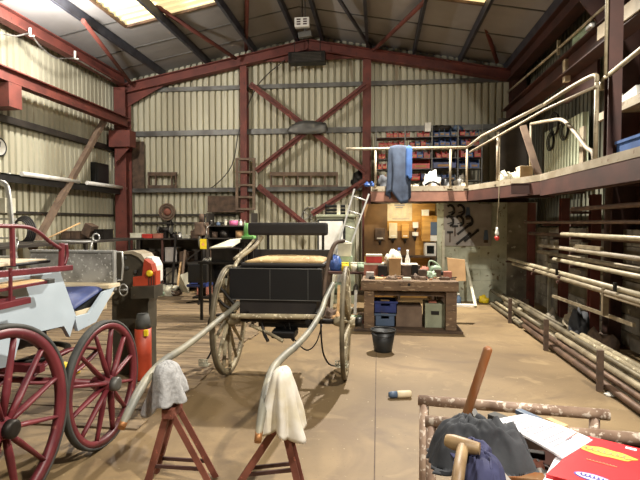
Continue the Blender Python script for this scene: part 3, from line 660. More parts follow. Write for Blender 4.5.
g.done('louvre', 'oxide_dark', og)
g = pxp([(131, 287), (154, 286), (154, 298), (131, 299)], YM - .2, .2); g.done('table', 'olive', mc)
g = pxp([(146, 257), (152, 258), (156, 266), (156, 282), (150, 282), (149, 266)], YM + .0, .16); g.done('rear_hood', 'white', mc)
cb = at(143, 330, YM - .14); r_ = px_w(135, 150, 330, YM - .1) / 2; ztop = at(142, 329, YM - .1).z; zbt = .02
g = G(); g.rev([(r_ * .9, 0.001), (r_, .02), (r_, ztop * .5), (r_ * 1.02, ztop * .52), (r_, ztop * .54), (r_, ztop)], (cb.x, YM - .14, zbt), n=24); cy = g.done('cylinder', 'orange', mc)
g = G(); zc = at(142, 313, YM - .1).z; g.rev([(r_ * .96, ztop + zbt), (r_ * .9, (ztop + zc) / 2), (r_ * .72, zc)], (cb.x, YM - .14, 0), n=20); g.done('cap', 'rubber', cy)
g = G(); p = at(148, 332, YM - .17); g.box((p.x, YM - .14 - r_ * .85, p.z), (.035, .03, .06)); g.done('sticker', 'yellow', cy)
c = at(123.5, 290, YM - .1); g = G(); g.tube([c + V((math.cos(t) * .045, 0, math.sin(t) * .06)) for t in [2 * PI * k / 18 for k in range(19)]], .008, 6, cap=False); g.tube([c + V((-.04, 0, 0)), c + V((.04, 0, 0))], .006, 6); g.tube([c, c + V((0, .12, 0))], .012, 8); g.done('handwheel', 'alu', mc)
g = G(); 
for px, py in ((125, 258), (127, 268), (136, 272), (118, 280)): c = at(px, py, YM); g.rev([(.022, 0), (.022, .012), (.012, .02)], c, (0, -1, 0), 12)
g.done('dial', 'rubber', mc)
# ================================================================== WORKBENCH AND WHAT IS ON, UNDER AND AROUND IT
YW = 7.2; ZT = at(400, 281, YW).z
wb = T('workbench', 'heavy scarred timber workbench piled with clutter', 'workbench', (at(410, 330, YW).x, 7.85, 0))
wx0, wx1 = at(361, 285, YW).x, at(459, 285, YW).x
g = G(); g.bx(wx0, wx1, YW, YW + .16, ZT - .15, ZT, .012); g.bx(wx0 + .01, wx1 - .01, YW + .16, YW + 1.3, ZT - .07, ZT - .004, .006); g.done('bench_top', 'bench', wb)
for (a, b) in ((364, 374), (446, 457)):
    p0, p1 = at(a, 310, YW + .02).x, at(b, 310, YW + .02).x
    for yy in (YW + .03, YW + 1.1):
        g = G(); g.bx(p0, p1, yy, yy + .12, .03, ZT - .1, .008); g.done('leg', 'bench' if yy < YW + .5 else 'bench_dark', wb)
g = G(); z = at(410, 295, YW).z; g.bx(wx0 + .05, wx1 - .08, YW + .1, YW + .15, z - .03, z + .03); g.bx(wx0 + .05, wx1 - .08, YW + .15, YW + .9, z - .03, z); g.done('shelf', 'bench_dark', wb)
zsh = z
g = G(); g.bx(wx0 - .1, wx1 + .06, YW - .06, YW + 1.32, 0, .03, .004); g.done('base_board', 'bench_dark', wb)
# holes in the front beam
g = G(); 
for px, r in ((409, .022), (384, .008), (400, .008), (430, .008)): g.rev([(r, 0), (r, .004)], at(px, 284, YW) + V((0, -.001, -.01)), (0, -1, 0), 12)
g.done('bolt_hole', 'black', wb)
R = rect
# under the bench; grey-blue crate, carton and metal box colours include the shade there
crate('storage_crate', R(375, 318, 395, 331, YW + .2, .03), YW + .2, .4, 'greyblue', 'grey-blue plastic crate under the workbench, lower of the two stacked', 'crate')
zc = .03 + R(375, 318, 395, 331, YW + .2)[3]
crate('storage_crate', R(374, 306, 397, 318, YW + .2, zc + .004), YW + .2, .4, 'dkblue', 'dark blue plastic crate under the workbench, upper of the two stacked', 'crate')
carton('cardboard_box', R(396, 311, 422, 331, YW + .22, .03), YW + .22, .4, 'strut', 'brown cardboard box on the base board between crates and metal box', 'box', flaps=True)
x, w, z_, h = R(425, 307, 445, 331, YW + .2, .03)
mb = T('metal_box', 'pale green rust-stained metal box under the right end of the workbench', 'box', (x, YW + .4, .03))
g = G(); g.bx(x - w / 2, x + w / 2, YW + .2, YW + .6, .03, .03 + h, .008); g.done('body', 'cabframe', mb)
g = G(); g.bx(x - w * .2, x + w * .2, YW + .19, YW + .2, .03 + h * .55, .03 + h * .7); g.done('handle_slot', 'black', mb)
g = G(); g.bx(x - w * .3, x + w * .1, YW + .24, YW + .36, .03 + h + .003, .03 + h + .04, .008); one('brick', g, 'tilered', 'pinkish red block lying on the pale green metal box', 'brick')
for k, (px0, px1, m, hh, lb) in enumerate(((378, 384, 'white', .05, 'small white carton on the bench shelf, near the left leg'), (385, 393, 'card', .06, 'small brown carton on the bench shelf above the blue crates'), (397, 408, 'iron', .07, 'dark iron block on the bench shelf above the cardboard box'), (411, 419, 'offwhite', .045, 'pale flat box on the bench shelf above the cardboard box'), (425, 438, 'grime', .07, 'grimy brown box on the bench shelf above the green metal box'))):
    a, b = at(px0, 290, YW + .25).x, at(px1, 290, YW + .25).x; g = G(); g.bx(a, b, YW + .25, YW + .4, zsh + .001, zsh + hh, .006); one('shelf_box', g, m, lb, 'box')
g = G(); p = at(409, 305, YW + .12); g.bx(p.x - .05, p.x + .05, YW + .085, YW + .1, p.z - .02, p.z + .02); g.b.free()
# bucket in front
p = fl(383, 351); x, w = p.x, px_w(374, 392, 340, p.y); hb = at(383, 329, p.y).z; w2 = px_w(371, 396, 330, p.y)
bk = T('bucket', 'black plastic bucket standing on the concrete before the workbench', 'bucket', (x, p.y, 0))
g = G(); g.rev([(w / 2 * .95, 0.001), (w / 2, .01), (w2 / 2 * .97, hb - .015), (w2 / 2 * .93, hb - .015), (w / 2 * .94, .02), (.01, .018)], (x, p.y, 0), n=32); g.done('body', 'blackrub', bk)
g = G(); g.rev([(w2 / 2 * .95, hb - .02), (w2 / 2 * 1.03, hb - .02), (w2 / 2 * 1.03, hb), (w2 / 2 * .95, hb)], (x, p.y, 0), n=32, close=True); g.done('rim', 'blackrub', bk)
g = G(); g.spline([(x + math.cos(t) * w2 / 2 * 1.04, p.y - math.sin(t) * w2 / 2 * 1.06, hb - .02 - .05 * math.sin(t)) for t in [PI * k / 8 for k in range(9)]], .004, 6, 3); g.done('handle', 'iron', bk)
# on the bench
Yb = YW + .75
def onb(px0, py0, px1, py1, Y): return R(px0, py0, px1, py1, Y, ZT - .002)
bag = onb(385, 249, 400, 273, Yb)
lump('plastic_bag', bag, Yb, .25, 'offwhite', 'crumpled pale plastic bag standing on the workbench', 'bag', amp=.5, seed=3)
carton('cardboard_box', onb(389, 256, 401, 274, Yb - .15), Yb - .15, .14, 'card', 'small tan cardboard box on the workbench in front of the plastic bag', 'box')
rb1 = onb(364, 264, 384, 276, Yb - .02); carton('tool_box', rb1, Yb - .02, .26, 'tilered', 'faded red and cream carton on the left end of the workbench, under another carton', 'box', band='offwhite')
rb2 = R(366, 256, 382, 264, Yb, ZT + rb1[3] + .006); carton('tool_box', rb2, Yb, .22, 'red', 'brighter red carton stacked on top of another at the bench left end', 'box', band='offwhite')
for (a, b, c, d, m, lb, cp) in ((396, 246, 402, 272, 'white', 'white spray bottle with blue cap on the workbench, beside the plastic bag', 'binblue'), (405, 248, 410, 272, 'white', 'plain white bottle standing mid workbench behind the tan box', 'white'), (388, 244, 392, 266, 'greyblue', 'grey-blue slim bottle at the back of the workbench', 'white')):
    bottle('spray_bottle', onb(a, b, c, d, Yb + .3), Yb + .3, m, lb, 'bottle', None, cp)
x, w, z_, h = onb(402, 258, 416, 274, Yb + .15)
g = G(); g.bx(x - w / 2, x + w / 2, Yb + .12, Yb + .3, ZT, ZT + h * .6, .006); one('parts_box', g, 'grime', 'low grimy brown box under a white tray on the workbench', 'box')
g = G(); g.bx(x - w / 2 - .03, x + w / 2 + .03, Yb + .1, Yb + .34, ZT + h * .6 + .001, ZT + h * .6 + .02, .004); one('tray', g, 'white', 'flat white tray balanced on a low box on the workbench', 'tray')
bn = onb(402, 264, 420, 275, Yb - .2); carton('parts_box', bn, Yb - .2, .2, 'grime', 'dusty brown parts box in the middle of the workbench', 'box', flaps=True)
# planer / power tool
pt = onb(428, 260, 444, 276, Yb - .2); x, w, z_, h = pt
pl = T('power_planer', 'grey-green electric hand tool with dark base on the workbench right end', 'tool', (x, Yb - .1, ZT))
g = G(); g.bx(x - w / 2, x + w / 2, Yb - .16, Yb - .04, ZT, ZT + h * .35, .01); g.done('sole', 'black', pl)
g = G(); g.blob((x, Yb - .1, ZT + h * .3), (w * .85, .11, h * .45), .1, 3, 2); g.done('housing', 'green', pl)
g = G(); g.spline([(x - w * .42, Yb - .1, ZT + h * .6), (x - w * .35, Yb - .1, ZT + h * .98), (x, Yb - .1, ZT + h * .9), (x + w * .3, Yb - .1, ZT + h * .6)], .014, 8); g.done('handle', 'green', pl)
for i, (px0, px1, Yo, h, d, m, lb) in enumerate(((366, 374, .32, .09, .14, 'board', 'grey box behind the red cartons at the bench left end'), (419, 427, .3, .14, .12, 'grime', 'dark brown box behind the power tool on the workbench'), (412, 418, .5, .2, .1, 'iron', 'dark upright tin-like box at the back of the workbench'), (420, 426, .12, .05, .1, 'strut', 'low tan block beside the power tool on the workbench'), (444, 452, .45, .1, .14, 'tilered', 'reddish block at the back right of the workbench'), (433, 441, .55, .12, .12, 'bench_dark', 'dark wooden block at the back of the workbench behind the power tool'), (378, 387, .6, .17, .12, 'iron', 'dark box at the back of the workbench behind the plastic bag'), (375, 383, .1, .03, .12, 'pine', 'flat pale block at the front left of the workbench'), (403, 411, .12, .04, .08, 'offwhite', 'small pale slab at the middle of the workbench'), (440, 450, .2, .04, .1, 'grime', 'flat brown slab at the right of the workbench'))):
    a, b = at(px0, 276, YW + Yo).x, at(px1, 276, YW + Yo).x; g = G(); g.bx(a, b, YW + Yo, YW + Yo + d, ZT - .003, ZT + h, .008); one('bench_block', g, m, lb, 'block')
for i, (px, Yo, w, h, m, lb) in enumerate(((392, .2, .16, .06, 'strut', 'heap of tan rag on the workbench front, left of the middle'), (416, .3, .14, .07, 'grime', 'heap of brown rag on the workbench beside the dusty parts box'), (373, .2, .12, .05, 'iron', 'dark rag on the workbench before the red cartons'), (431, .5, .16, .1, 'green', 'grey-green rag at the back of the workbench'), (424, .7, .2, .14, 'tilered', 'reddish brown rag at the back of the workbench'), (409, .75, .22, .13, 'bench_dark', 'dark rag heap at the back of the workbench'))):
    g = G(); x = at(px, 276, YW + Yo).x; g.blob((x, YW + Yo, ZT - .004), (w, w * .7, h), .7, 6, i + 60); one('bench_rag', g, m, lb, 'rag')
rnd = random.Random(11)
# offcuts, chisels and files strewn over the top
spots = [(371, 278), (387, 280), (394, 276), (402, 280), (417, 280), (425, 281), (433, 281), (441, 279), (455, 278), (368, 276), (376, 279), (384, 277), (391, 279), (398, 278), (406, 279), (414, 277), (421, 279), (428, 279), (437, 279), (446, 277), (452, 280), (424, 275), (410, 275), (449, 274)]
for i, (px, py) in enumerate(spots):
    Y = YW + .1 + (281 - py) * .11; x = at(px, py, Y).x; an = rnd.uniform(-1.2, 1.2); ln = rnd.uniform(.1, .22); d = V((math.cos(an), math.sin(an) * .5, 0)) * ln / 2; c = V((x, Y + .05, ZT + .012))
    if i % 3 == 0:
        t = T('chisel', 'chisel with wooden handle among the strewn tools on the workbench', 'chisel', c - V((0, 0, .012)), 'chisels strewn on the workbench')
        g = G(); g.tube([c - d, c - d * .1], [.012, .014], 8); g.done('handle', 'handle', t); g = G(); g.bar(c - d * .1, c + d, .018, .006); g.done('blade', 'steel', t)
    elif i % 3 == 1:
        g = G(); g.bar(c - d, c + d, rnd.uniform(.03, .06), .024, bev=.003); one('wood_offcut', g, ['pine', 'strut', 'cream'][i // 3 % 3], 'small wood offcut lying among the strewn tools on the workbench', 'offcut', 'offcuts strewn on the workbench')
    else:
        t = T('pliers', 'dark pair of pliers among the strewn tools on the workbench', 'pliers', c - V((0, 0, .012)), 'pliers strewn on the workbench')
        n_ = V((-d.y, d.x, 0)).normalized() * .016
        g = G(); g.spline([c + n_ * .3, c - d * .4 + n_ * 1.4, c - d + n_], .007, 6); g.spline([c - n_ * .3, c - d * .4 - n_ * 1.4, c - d - n_], .007, 6); g.done('handle', 'red' if i % 2 else 'iron', t); g = G(); g.bar(c - d * .1, c + d * .6, .026, .016, bev=.004); g.done('jaw', 'iron', t)
# plywood offcut and white post leaning at the right end
g = G(); g.prism([at(449, 281, 7.95), at(466, 281, 7.95), at(465, 260, 8.1), at(447, 258, 8.1)], (0, .03, .005)); one('plywood_offcut', g, 'card', 'reddish brown plywood offcut leaning at the right end of the workbench', 'board')
g = G(); g.bar((1.63, 9.5, .0), (1.5, 10.16, .9), .06, .05, bev=.004)
g.b.free(); g = G(); p = fl(475, 307); q = at(466, 263, 10.12); g.bar(p + V((0, -.05, .02)), q, .05, .05, (0, 1, 0), .004); one('white_post', g, 'offwhite', 'off-white post leaning on the pale block wall beside the workbench', 'post')
# ------------------------------------------------------------------ second bench behind, left
Y2 = 8.6; z2 = at(350, 272, Y2).z
sb = T('side_bench', 'narrow bench with dark red top edge between gig and workbench', 'bench', (at(350, 272, Y2).x, Y2 + .3, 0))
a, b = at(326, 272, Y2).x, at(373, 272, Y2).x
g = G(); g.bx(a, b, Y2, Y2 + .5, z2 - .04, z2, .004); g.done('bench_top', 'oxide_dark', sb)
for xx in (a + .05, b - .05):
    for yy in (Y2 + .06, Y2 + .44): g = G(); g.bx(xx - .03, xx + .03, yy - .03, yy + .03, 0, z2 - .04); g.done('leg', 'grime', sb)
g = G(); zl = .34; g.bx(a + .05, b - .05, Y2 + .05, Y2 + .45, zl - .02, zl); g.done('shelf', 'grime', sb)
lump('blue_bag', R(329, 256, 341, 271, Y2 + .1, z2), Y2 + .1, .2, 'binblue', 'bright blue crumpled bag on the bench behind the gig arm', 'bag', amp=.4, seed=5)
carton('white_carton', R(338, 243, 351, 256, Y2 + .2, z2 + .267), Y2 + .2, .2, 'offwhite', 'off-white square carton on top of a pale stack behind the gig arm', 'box')
x, w, z_, h = R(337, 257, 352, 271, Y2 + .2, z2); g = G(); g.bx(x - w / 2, x + w / 2, Y2 + .2, Y2 + .42, z2, z2 + .265, .006); one('pale_crate', g, 'green', 'pale green box under the off-white carton on the narrow bench', 'box')
for px, m, lb in ((345, 'yellow', 'yellow-capped tin at the front of the narrow bench'), (354, 'offwhite', 'cream tin at the front of the narrow bench'), (361, 'green', 'pale green tin at the front of the narrow bench')):
    tin('paint_tin', R(px - 3.5, 262, px + 3.5, 271, Y2 + .08, z2), Y2 + .1, m, lb)
bottle('gas_flask', R(353, 277, 359, 287, Y2 + .2, zl), Y2 + .2, 'steel', 'small silver flask on the lower shelf of the narrow bench', 'bottle')
carton('cardboard_box', R(331, 278, 343, 287, Y2 + .1, zl), Y2 + .1, .25, 'green', 'pale carton on the lower shelf of the narrow bench', 'box')
# things on the floor between the gig wheel and the bench
tc_ = fl(353, 326); g = G(); g.rev([(.05, -.14), (.075, -.13), (.075, .13), (.05, .14)], (tc_.x, tc_.y + .1, .078), (1, .25, 0), 20); one('steel_canister', g, 'green', 'grey-green canister lying on the floor left of the workbench', 'canister')
for i, (px, py, w, h, m, lb) in enumerate(((338, 322, .2, .12, 'card', 'tan rag heap on the floor right of the gig body'), (343, 330, .12, .06, 'stripped', 'small pale rag on the floor near the gig right wheel'), (330, 318, .22, .16, 'grime', 'dark dusty heap on the floor behind the gig right wheel'), (361, 325, .14, .1, 'oxide', 'rust brown rag on the floor by the workbench left leg'), (346, 313, .24, .14, 'offwhite', 'pale crumpled sack on the floor under the narrow bench'))):
    p = fl(px, py); g = G(); g.blob((p.x, p.y, 0.0), (w, w, h), .6, 5, i + 2); one('rag_heap', g, m, lb, 'rag')
# leaning pale timbers beyond the gig wheel
for i, (a, b, m, lb) in enumerate((((331, 300), (334, 273), 'offwhite', 'short pale batten standing behind the gig right wheel, nearest the body'), ((338, 303), (339, 285), 'pine', 'short tan batten standing under the narrow bench'), ((355, 309), (356, 290), 'white', 'white batten standing under the narrow bench near its right end'))):
    p = at(*a, 8.5); p.z = 0; q = at(*b, 8.56); q.z = min(q.z, z2 - .05); g = G(); g.bar(p, q, .05, .03, (0, 1, 0)); one('batten', g, m, lb, 'batten')
# ------------------------------------------------------------------ white cabinet with black trays on top
YC = 9.6
cz1 = at(335, 217, YC).z; x0, x1 = at(317, 240, YC).x, at(355, 240, YC).x
cab = T('cabinet', 'tall cream cabinet with white panel door behind the gig', 'cabinet', ((x0 + x1) / 2, YC + .25, 0))
g = G(); g.bx(x0, x1, YC, YC + .5, 0, cz1, .008); g.bx(x0 - .02, x1 + .02, YC - .03, YC + .53, cz1, cz1 + .05, .008); g.done('body', 'cabframe', cab)
g = G(); p, q = at(319, 221, YC), at(343, 262, YC); g.bx(p.x, q.x, YC - .02, YC, q.z - .4, p.z, .004); dr = g.done('door', 'white', cab)
g = G(); g.bx(q.x + .0, q.x + .05, YC - .021, YC, q.z - .4, p.z + .02); g.bx(p.x - .03, p.x, YC - .021, YC, q.z - .4, p.z + .02); g.bx(p.x, q.x, YC - .021, YC, p.z, p.z + .03); g.done('door_gap', 'black', cab)
g = G(); g.tube([(q.x - .04, YC - .04, 1.2), (q.x - .04, YC - .04, 1.3)], .01, 8); g.bx(q.x - .045, q.x - .035, YC - .04, YC - .02, 1.2, 1.21); g.bx(q.x - .045, q.x - .035, YC - .04, YC - .02, 1.29, 1.3); g.done('handle', 'iron', dr)
zt2 = cz1 + .051
for k, (lb) in enumerate(('black slatted tray on the cream cabinet, lowest of three', 'black slatted tray on the cream cabinet, middle of three', 'black slatted tray on the cream cabinet, topmost of three')):
    g = G(); a, b = at(325, 210, YC + .1).x, at(349, 210, YC + .1).x
    g.bx(a, b, YC + .1, YC + .4, zt2 + k * .075, zt2 + k * .075 + .012); 
    for xx in (a, b - .012): g.bx(xx, xx + .012, YC + .1, YC + .4, zt2 + k * .075, zt2 + k * .075 + .07)
    for yy in (YC + .1, YC + .388): g.bx(a, b, yy, yy + .012, zt2 + k * .075, zt2 + k * .075 + .045)
    one('slatted_tray', g, 'blackrub', lb, 'tray')
for px, lb in ((338.5, 'pale folded strip standing before the black trays, the left one'), (347, 'pale folded strip standing before the black trays, the right one')):
    p = at(px, 211, YC + .04); g = G(); g.bx(p.x - .035, p.x + .035, YC + .03, YC + .08, zt2, zt2 + .2, .01); one('folded_strip', g, 'offwhite', lb, 'strip')
# aluminium ladder up to the mezzanine
ld = T('ladder', 'pale aluminium ladder leaning up to the mezzanine corner', 'ladder', fl(345, 296))
pl_, pr_ = (V((at(337, 250, 8.9).x, 8.8, 0)), V((at(352, 250, 8.9).x, 8.85, 0)))
ql, qr = at(354.5, 189, 9.36), at(369, 194, 9.38)
def bot(q, px, py, Y):
    m_ = at(px, py, Y); d = m_ - q; return q + d * (q.z / (q.z - m_.z))
pl_ = bot(ql, 341, 236, 9.32); pr_ = bot(qr, 354, 236, 9.33)
for p, q in ((pl_, ql), (pr_, qr)): g = G(); g.bar(p, q, .03, .06, (0, 1, 0)); g.done('stile', 'alu', ld)
for k in range(8): t = 1 - (.06 + k * .125); g = G(); g.tube([pl_.lerp(ql, t), pr_.lerp(qr, t)], .015, 8); g.done('rung', 'alu', ld)
# wheel with pale rim hanging near the cabinet
c = at(310, 216, 11.86); g = G(); g.rev([(.2, -.02), (.23, -.02), (.23, .02), (.2, .02)], c, (.3, 1, 0), 28, close=True)
for k in range(5): a = 2 * PI * k / 5; g.tube([c, c + V((math.cos(a) * .2, -.03, math.sin(a) * .2))], .012, 6)
one('pulley_wheel', g, 'steel', 'pale spoked pulley wheel hung on the back wall above the gig seat', 'wheel')
# ------------------------------------------------------------------ under the mezzanine: plywood wall fittings
YQ = 10.56
pp, qq = at(387.5, 203.5, YQ), at(412, 221, YQ)
po = T('wall_chart', 'pale printed chart pinned high on the plywood under the mezzanine', 'poster', ((pp.x + qq.x) / 2, YQ, qq.z))
g = G(); g.bx(pp.x, qq.x, YQ - .006, YQ, qq.z, pp.z); g.done('sheet', 'cream', po)
g = G(); W_ = qq.x - pp.x; H_ = pp.z - qq.z
g.bx(pp.x + .28 * W_, pp.x + .7 * W_, YQ - .008, YQ - .006, pp.z - .14 * H_, pp.z - .06 * H_); g.bx(pp.x + .33 * W_, pp.x + .62 * W_, YQ - .008, YQ - .006, pp.z - .26 * H_, pp.z - .2 * H_); g.bx(pp.x + .2 * W_, pp.x + .9 * W_, YQ - .008, YQ - .006, qq.z + .1 * H_, qq.z + .14 * H_)
rn = random.Random(3)
for j in range(9):
    for i in range(4):
        a = pp.x + W_ * (.08 + .23 * i); g.bx(a, a + W_ * rn.uniform(.05, .16), YQ - .008, YQ - .006, pp.z - H_ * (.32 + .06 * j), pp.z - H_ * (.31 + .06 * j))
g.done('printing', 'ink', po)
def wallbox(name, r, m, label, cat, d=.14, foot='iron'):
    x, w, z, h = r; t = T(name, label, cat, (x, YQ - d / 2, z)); g = G(); g.bx(x - w / 2, x + w / 2, YQ - d, YQ, z, z + h, .008); g.done('body', m, t)
    g = G(); g.tube([(x, YQ - d / 2, z), (x, YQ - d / 2, z - .1)], .016, 8); g.bx(x - .03, x + .03, YQ - d * .7, YQ - d * .3, z - .05, z - .001); g.done('fitting', foot, t)
    g = G(); g.bx(x - w * .3, x + w * .3, YQ - d - .006, YQ - d, z + h * .12, z + h * .2); g.done('label_strip', 'white', t)
wallbox('soap_dispenser', R(389, 223, 397, 238, YQ), 'cream', 'cream wall dispenser on the plywood wall below the chart, left one', 'dispenser')
wallbox('soap_dispenser', R(401.5, 224, 408.5, 238, YQ), 'ply', 'yellow wall dispenser on the plywood wall below the chart, right one', 'dispenser')
wallbox('switch_box', R(412.5, 222, 418, 228, YQ), 'white', 'small white switch box on the plywood wall, upper of two', 'switch', .08)
wallbox('switch_box', R(412, 232, 418, 236, YQ), 'white', 'small white socket box on the plywood wall, lower of two', 'socket', .08)
wallbox('junction_box', R(375, 228, 385, 240, YQ - .04), 'grime', 'dull brown box on the dark plywood left of the cream dispenser', 'box', .1)
x, w, z_, h = R(421, 216, 437, 241, YQ)
cb_ = T('wall_cupboard', 'yellow plywood wall cupboard in the corner under the mezzanine', 'cupboard', (x, YQ - .15, z_))
g = G(); g.bx(x - w / 2, x + w / 2, YQ - .3, YQ, z_, z_ + h, .006); g.done('body', 'ply', cb_)
g = G(); g.bx(x - w / 2 + .01, x + w * .1, YQ - .315, YQ - .3, z_ + .01, z_ + h - .01, .004); g.done('door', 'ply', cb_)
x2, w2_, z2_, h2 = R(430.5, 222, 437, 235, YQ - .32); g = G(); g.bx(x2 - w2_ / 2, x2 + w2_ / 2, YQ - .33, YQ - .3, z2_, z2_ + h2); g.done('mirror', 'greyblue', cb_)
g = G(); g.bx(x2 - w2_ / 2, x2 + w2_ / 2, YQ - .33, YQ - .3, z_ + .01, z2_ - .01); g.done('notice', 'white', cb_)
carton('white_carton', R(422, 210, 429, 216, YQ - .25, z_ + h), YQ - .25, .15, 'white', 'small white carton on top of the yellow plywood cupboard', 'box')
# heater on a shelf
x, w, z3, h = R(425, 243, 436, 256, YQ - .35)
g = G(); g.bx(.4, 1.2, YQ - .45, YQ - .02, z3 - .03, z3); g.bx(.42, .47, YQ - .4, YQ - .02, 0, z3 - .03); g.bx(1.12, 1.17, YQ - .4, YQ - .02, 0, z3 - .03); one('plywood_counter', g, 'bench_dark', 'dark plywood counter below the wall cupboard', 'counter')
ht = T('microwave_oven', 'white microwave oven with dark window under the wall cupboard', 'microwave', (x, YQ - .2, z3))
g = G(); g.bx(x - w / 2, x + w / 2, YQ - .4, YQ - .05, z3, z3 + h, .008); g.done('body', 'white', ht)
g = G(); g.bx(x - w * .35, x + w * .3, YQ - .41, YQ - .4, z3 + h * .2, z3 + h * .8); g.done('window', 'glass', ht)
# narrow door leaf and white trim at the edge
g = G(); a, b = at(436.5, 230, 10.3), at(441.5, 230, 10.3); g.bx(a.x, b.x, 10.3, 10.34, 0, at(438, 207, 10.3).z, .004); one('door_leaf', g, 'tilered', 'narrow reddish brown door leaf at the edge of the plywood corner', 'door')
g = G(); a = at(443.5, 230, 10.17); g.bx(a.x - .025, a.x + .025, 10.15, 10.2, at(443, 268, 10.17).z - .3, at(443, 230, 10.17).z); S('trim_1', g, 'offwhite')
# tool board
tp, tq = at(444, 204, 10.17), at(491, 246, 10.17)
g = G(); g.bx(tp.x, tq.x, 10.16, 10.199, tq.z, tp.z); g.box(((tp.x + tq.x) / 2, 10.18, tq.z + .01), (tq.x - tp.x, .03, .02)); one('tool_board', g, 'board', 'grey board on the block wall hung with dark hand tools', 'board')
def hung(px, py, kind, label):
    c = at(px, py, 10.145); s = 1 if kind.endswith('r') else -1
    t = T(kind.split('_')[0] + '_' + {'ca': 'calliper', 'sp': 'spanner', 'sa': 'saw', 'cl': 'clamp', 'ha': 'hammer', 'sh': 'shears'}[kind.split('_')[1]], label, 'tool', c, 'hand tools hung on the grey board')
    k = kind.split('_')[1]
    if k == 'ca' or k == 'cl':
        g = G(); g.spline([c + V((-.07, 0, .07)), c + V((-.02, 0, .1)), c + V((.05, 0, .05)), c + V((.06, 0, -.05)), c + V((.0, 0, -.1))], .026, 6); g.done('jaw', 'iron', t)
        g = G(); g.bar(c + V((-.05, .02, -.06)), c + V((.07, .02, -.02)), .02, .02); g.done('arm', 'iron', t)
    elif k in ('sp', 'sh'):
        g = G(); g.bar(c + V((-.13, 0, -.11)), c + V((.11, 0, .09)), .045, .03, (0, 1, 0)); g.done('shank', 'iron', t)
        g = G(); g.rev([(.03, -.01), (.03, .01)], c + V((.13, 0, .11)), (0, 1, 0), 12); g.done('head', 'iron', t)
    elif k == 'ha':
        g = G(); g.bar(c + V((0, 0, -.13)), c + V((0, 0, .06)), .022, .022); g.done('handle', 'bench_dark', t)
        g = G(); g.bar(c + V((-.06, 0, .08)), c + V((.06, 0, .08)), .035, .04); g.done('head', 'iron', t)
    else:
        g = G(); g.prism([c + V((-.03, 0, .12)), c + V((.03, 0, .12)), c + V((.05, 0, -.08)), c + V((-.05, 0, -.08))], (0, .012, 0)); g.done('blade', 'greyblue', t)
        g = G(); g.bx(c.x - .04, c.x + .04, c.y - .01, c.y + .02, c.z - .14, c.z - .08, .006); g.done('handle', 'bench_dark', t)
for px, py, k, lb in ((451, 210, 'curved_ca', 'dark curved calliper in the top row of the tool board, at its left end'), (461, 210, 'curved_ca', 'dark curved calliper in the top row of the tool board, second from left'), (468, 213, 'small_sa', 'blue-grey bladed saw in the top row of the tool board'), (450, 221, 'bent_cl', 'dark bent clamp in the middle row of the tool board, at its left end'), (460, 221, 'bent_cl', 'dark bent clamp in the middle row of the tool board, second from left'), (469, 221, 'bent_cl', 'dark bent clamp in the middle row of the tool board, third from left'), (455, 230, 'small_ha', 'short dark hammer below the bent clamps on the tool board'), (450, 236, 'long_ha', 'dark hammer hung at the lower left corner of the tool board'), (464, 229, 'short_sh', 'short dark shears hung below the third clamp on the tool board'), (463, 239, 'long_sp', 'dark spanner slanting on the lower tool board, left one of two'), (471, 236, 'long_sp', 'dark spanner slanting on the lower tool board, right one of two'), (486, 236, 'small_sa', 'small blade hung at the dark right edge of the tool board')): hung(px, py, k, lb)
# yellow sacks by the block wall, blue-white pack
for i, (px, py, w, lb) in enumerate(((484, 303, .2, 'yellow plastic sack by the block wall, the larger front one'), (488, 299, .14, 'small yellow sack behind the larger one by the block wall'))):
    p = fl(px, py); g = G(); g.blob((p.x, p.y, 0), (w, w * .8, w * .75), .35, 4, i + 9); one('yellow_sack', g, 'yellow', lb, 'sack')
p = fl(464, 307); g = G(); g.bx(p.x - .14, p.x + .2, p.y, p.y + .1, 0, .05, .01); one('white_board', g, 'white', 'flat white offcut on the floor at the foot of the block wall', 'board')
p = fl(459, 305); bottle('cleaner_bottle', (p.x, .1, 0, .22), p.y + .05, 'greyblue', 'grey-blue bottle on the floor between workbench and block wall', 'bottle')
# ================================================================== LEFT BACK: racks and machines
YR = 10.9
rx0, rx1 = at(128, 240, YR).x, at(207, 240, YR).x; zr = at(165, 238.5, YR).z
rk = T('bench_rack', 'long dark steel rack of clutter along the back wall left of the gig', 'rack', ((rx0 + rx1) / 2, YR + .3, 0))
g = G(); g.bx(rx0, rx1, YR, YR + .6, zr - .03, zr); g.done('shelf', 'girt_dark', rk)
g = G(); zr2 = at(165, 262, YR).z; g.bx(rx0, rx1, YR, YR + .6, zr2 - .03, zr2); g.done('shelf', 'girt_dark', rk)
g = G(); zr3 = .18; g.bx(rx0, rx1, YR, YR + .6, zr3 - .03, zr3); g.done('shelf', 'girt_dark', rk)
for px in (129, 162, 206):
    for yy in (YR, YR + .56): x = at(px, 250, YR).x; g = G(); g.bx(x - .02, x + .02, yy, yy + .04, 0, zr); g.done('upright', 'oxide_dark' if px == 162 else 'girt_dark', rk)
g = G(); g.bx(rx0, rx1, YR + .6, YR + .62, .16, zr - .03); g.done('back_panel', 'rackback', rk)
g = G(); g.bar(at(163, 278, YR - .02), at(200, 250, YR - .02), .03, .03); g.done('diagonal_stay', 'girt_dark', rk)
rn = random.Random(5)
lst = [(130, 141, 5, 'offwhite', 'white-lidded box on the top of the back rack, beside the red column'), (142, 152, 4, 'red', 'flat red box on the top of the back rack, second from the red column'), (153, 161, 4.5, 'tilered', 'flat pinkish box on the top of the back rack below the grinding wheel'), (182, 190, 3.5, 'offwhite', 'small white box on the top of the back rack near the drill'), (191, 199, 6, 'grime', 'brown box on the top of the back rack beside the drill')]
for a, b, h, m, lb in lst: carton('flat_box', R(a, 238.5 - h, b, 238.5, YR + .1, zr + .001), YR + .1, .25, m, lb, 'box')
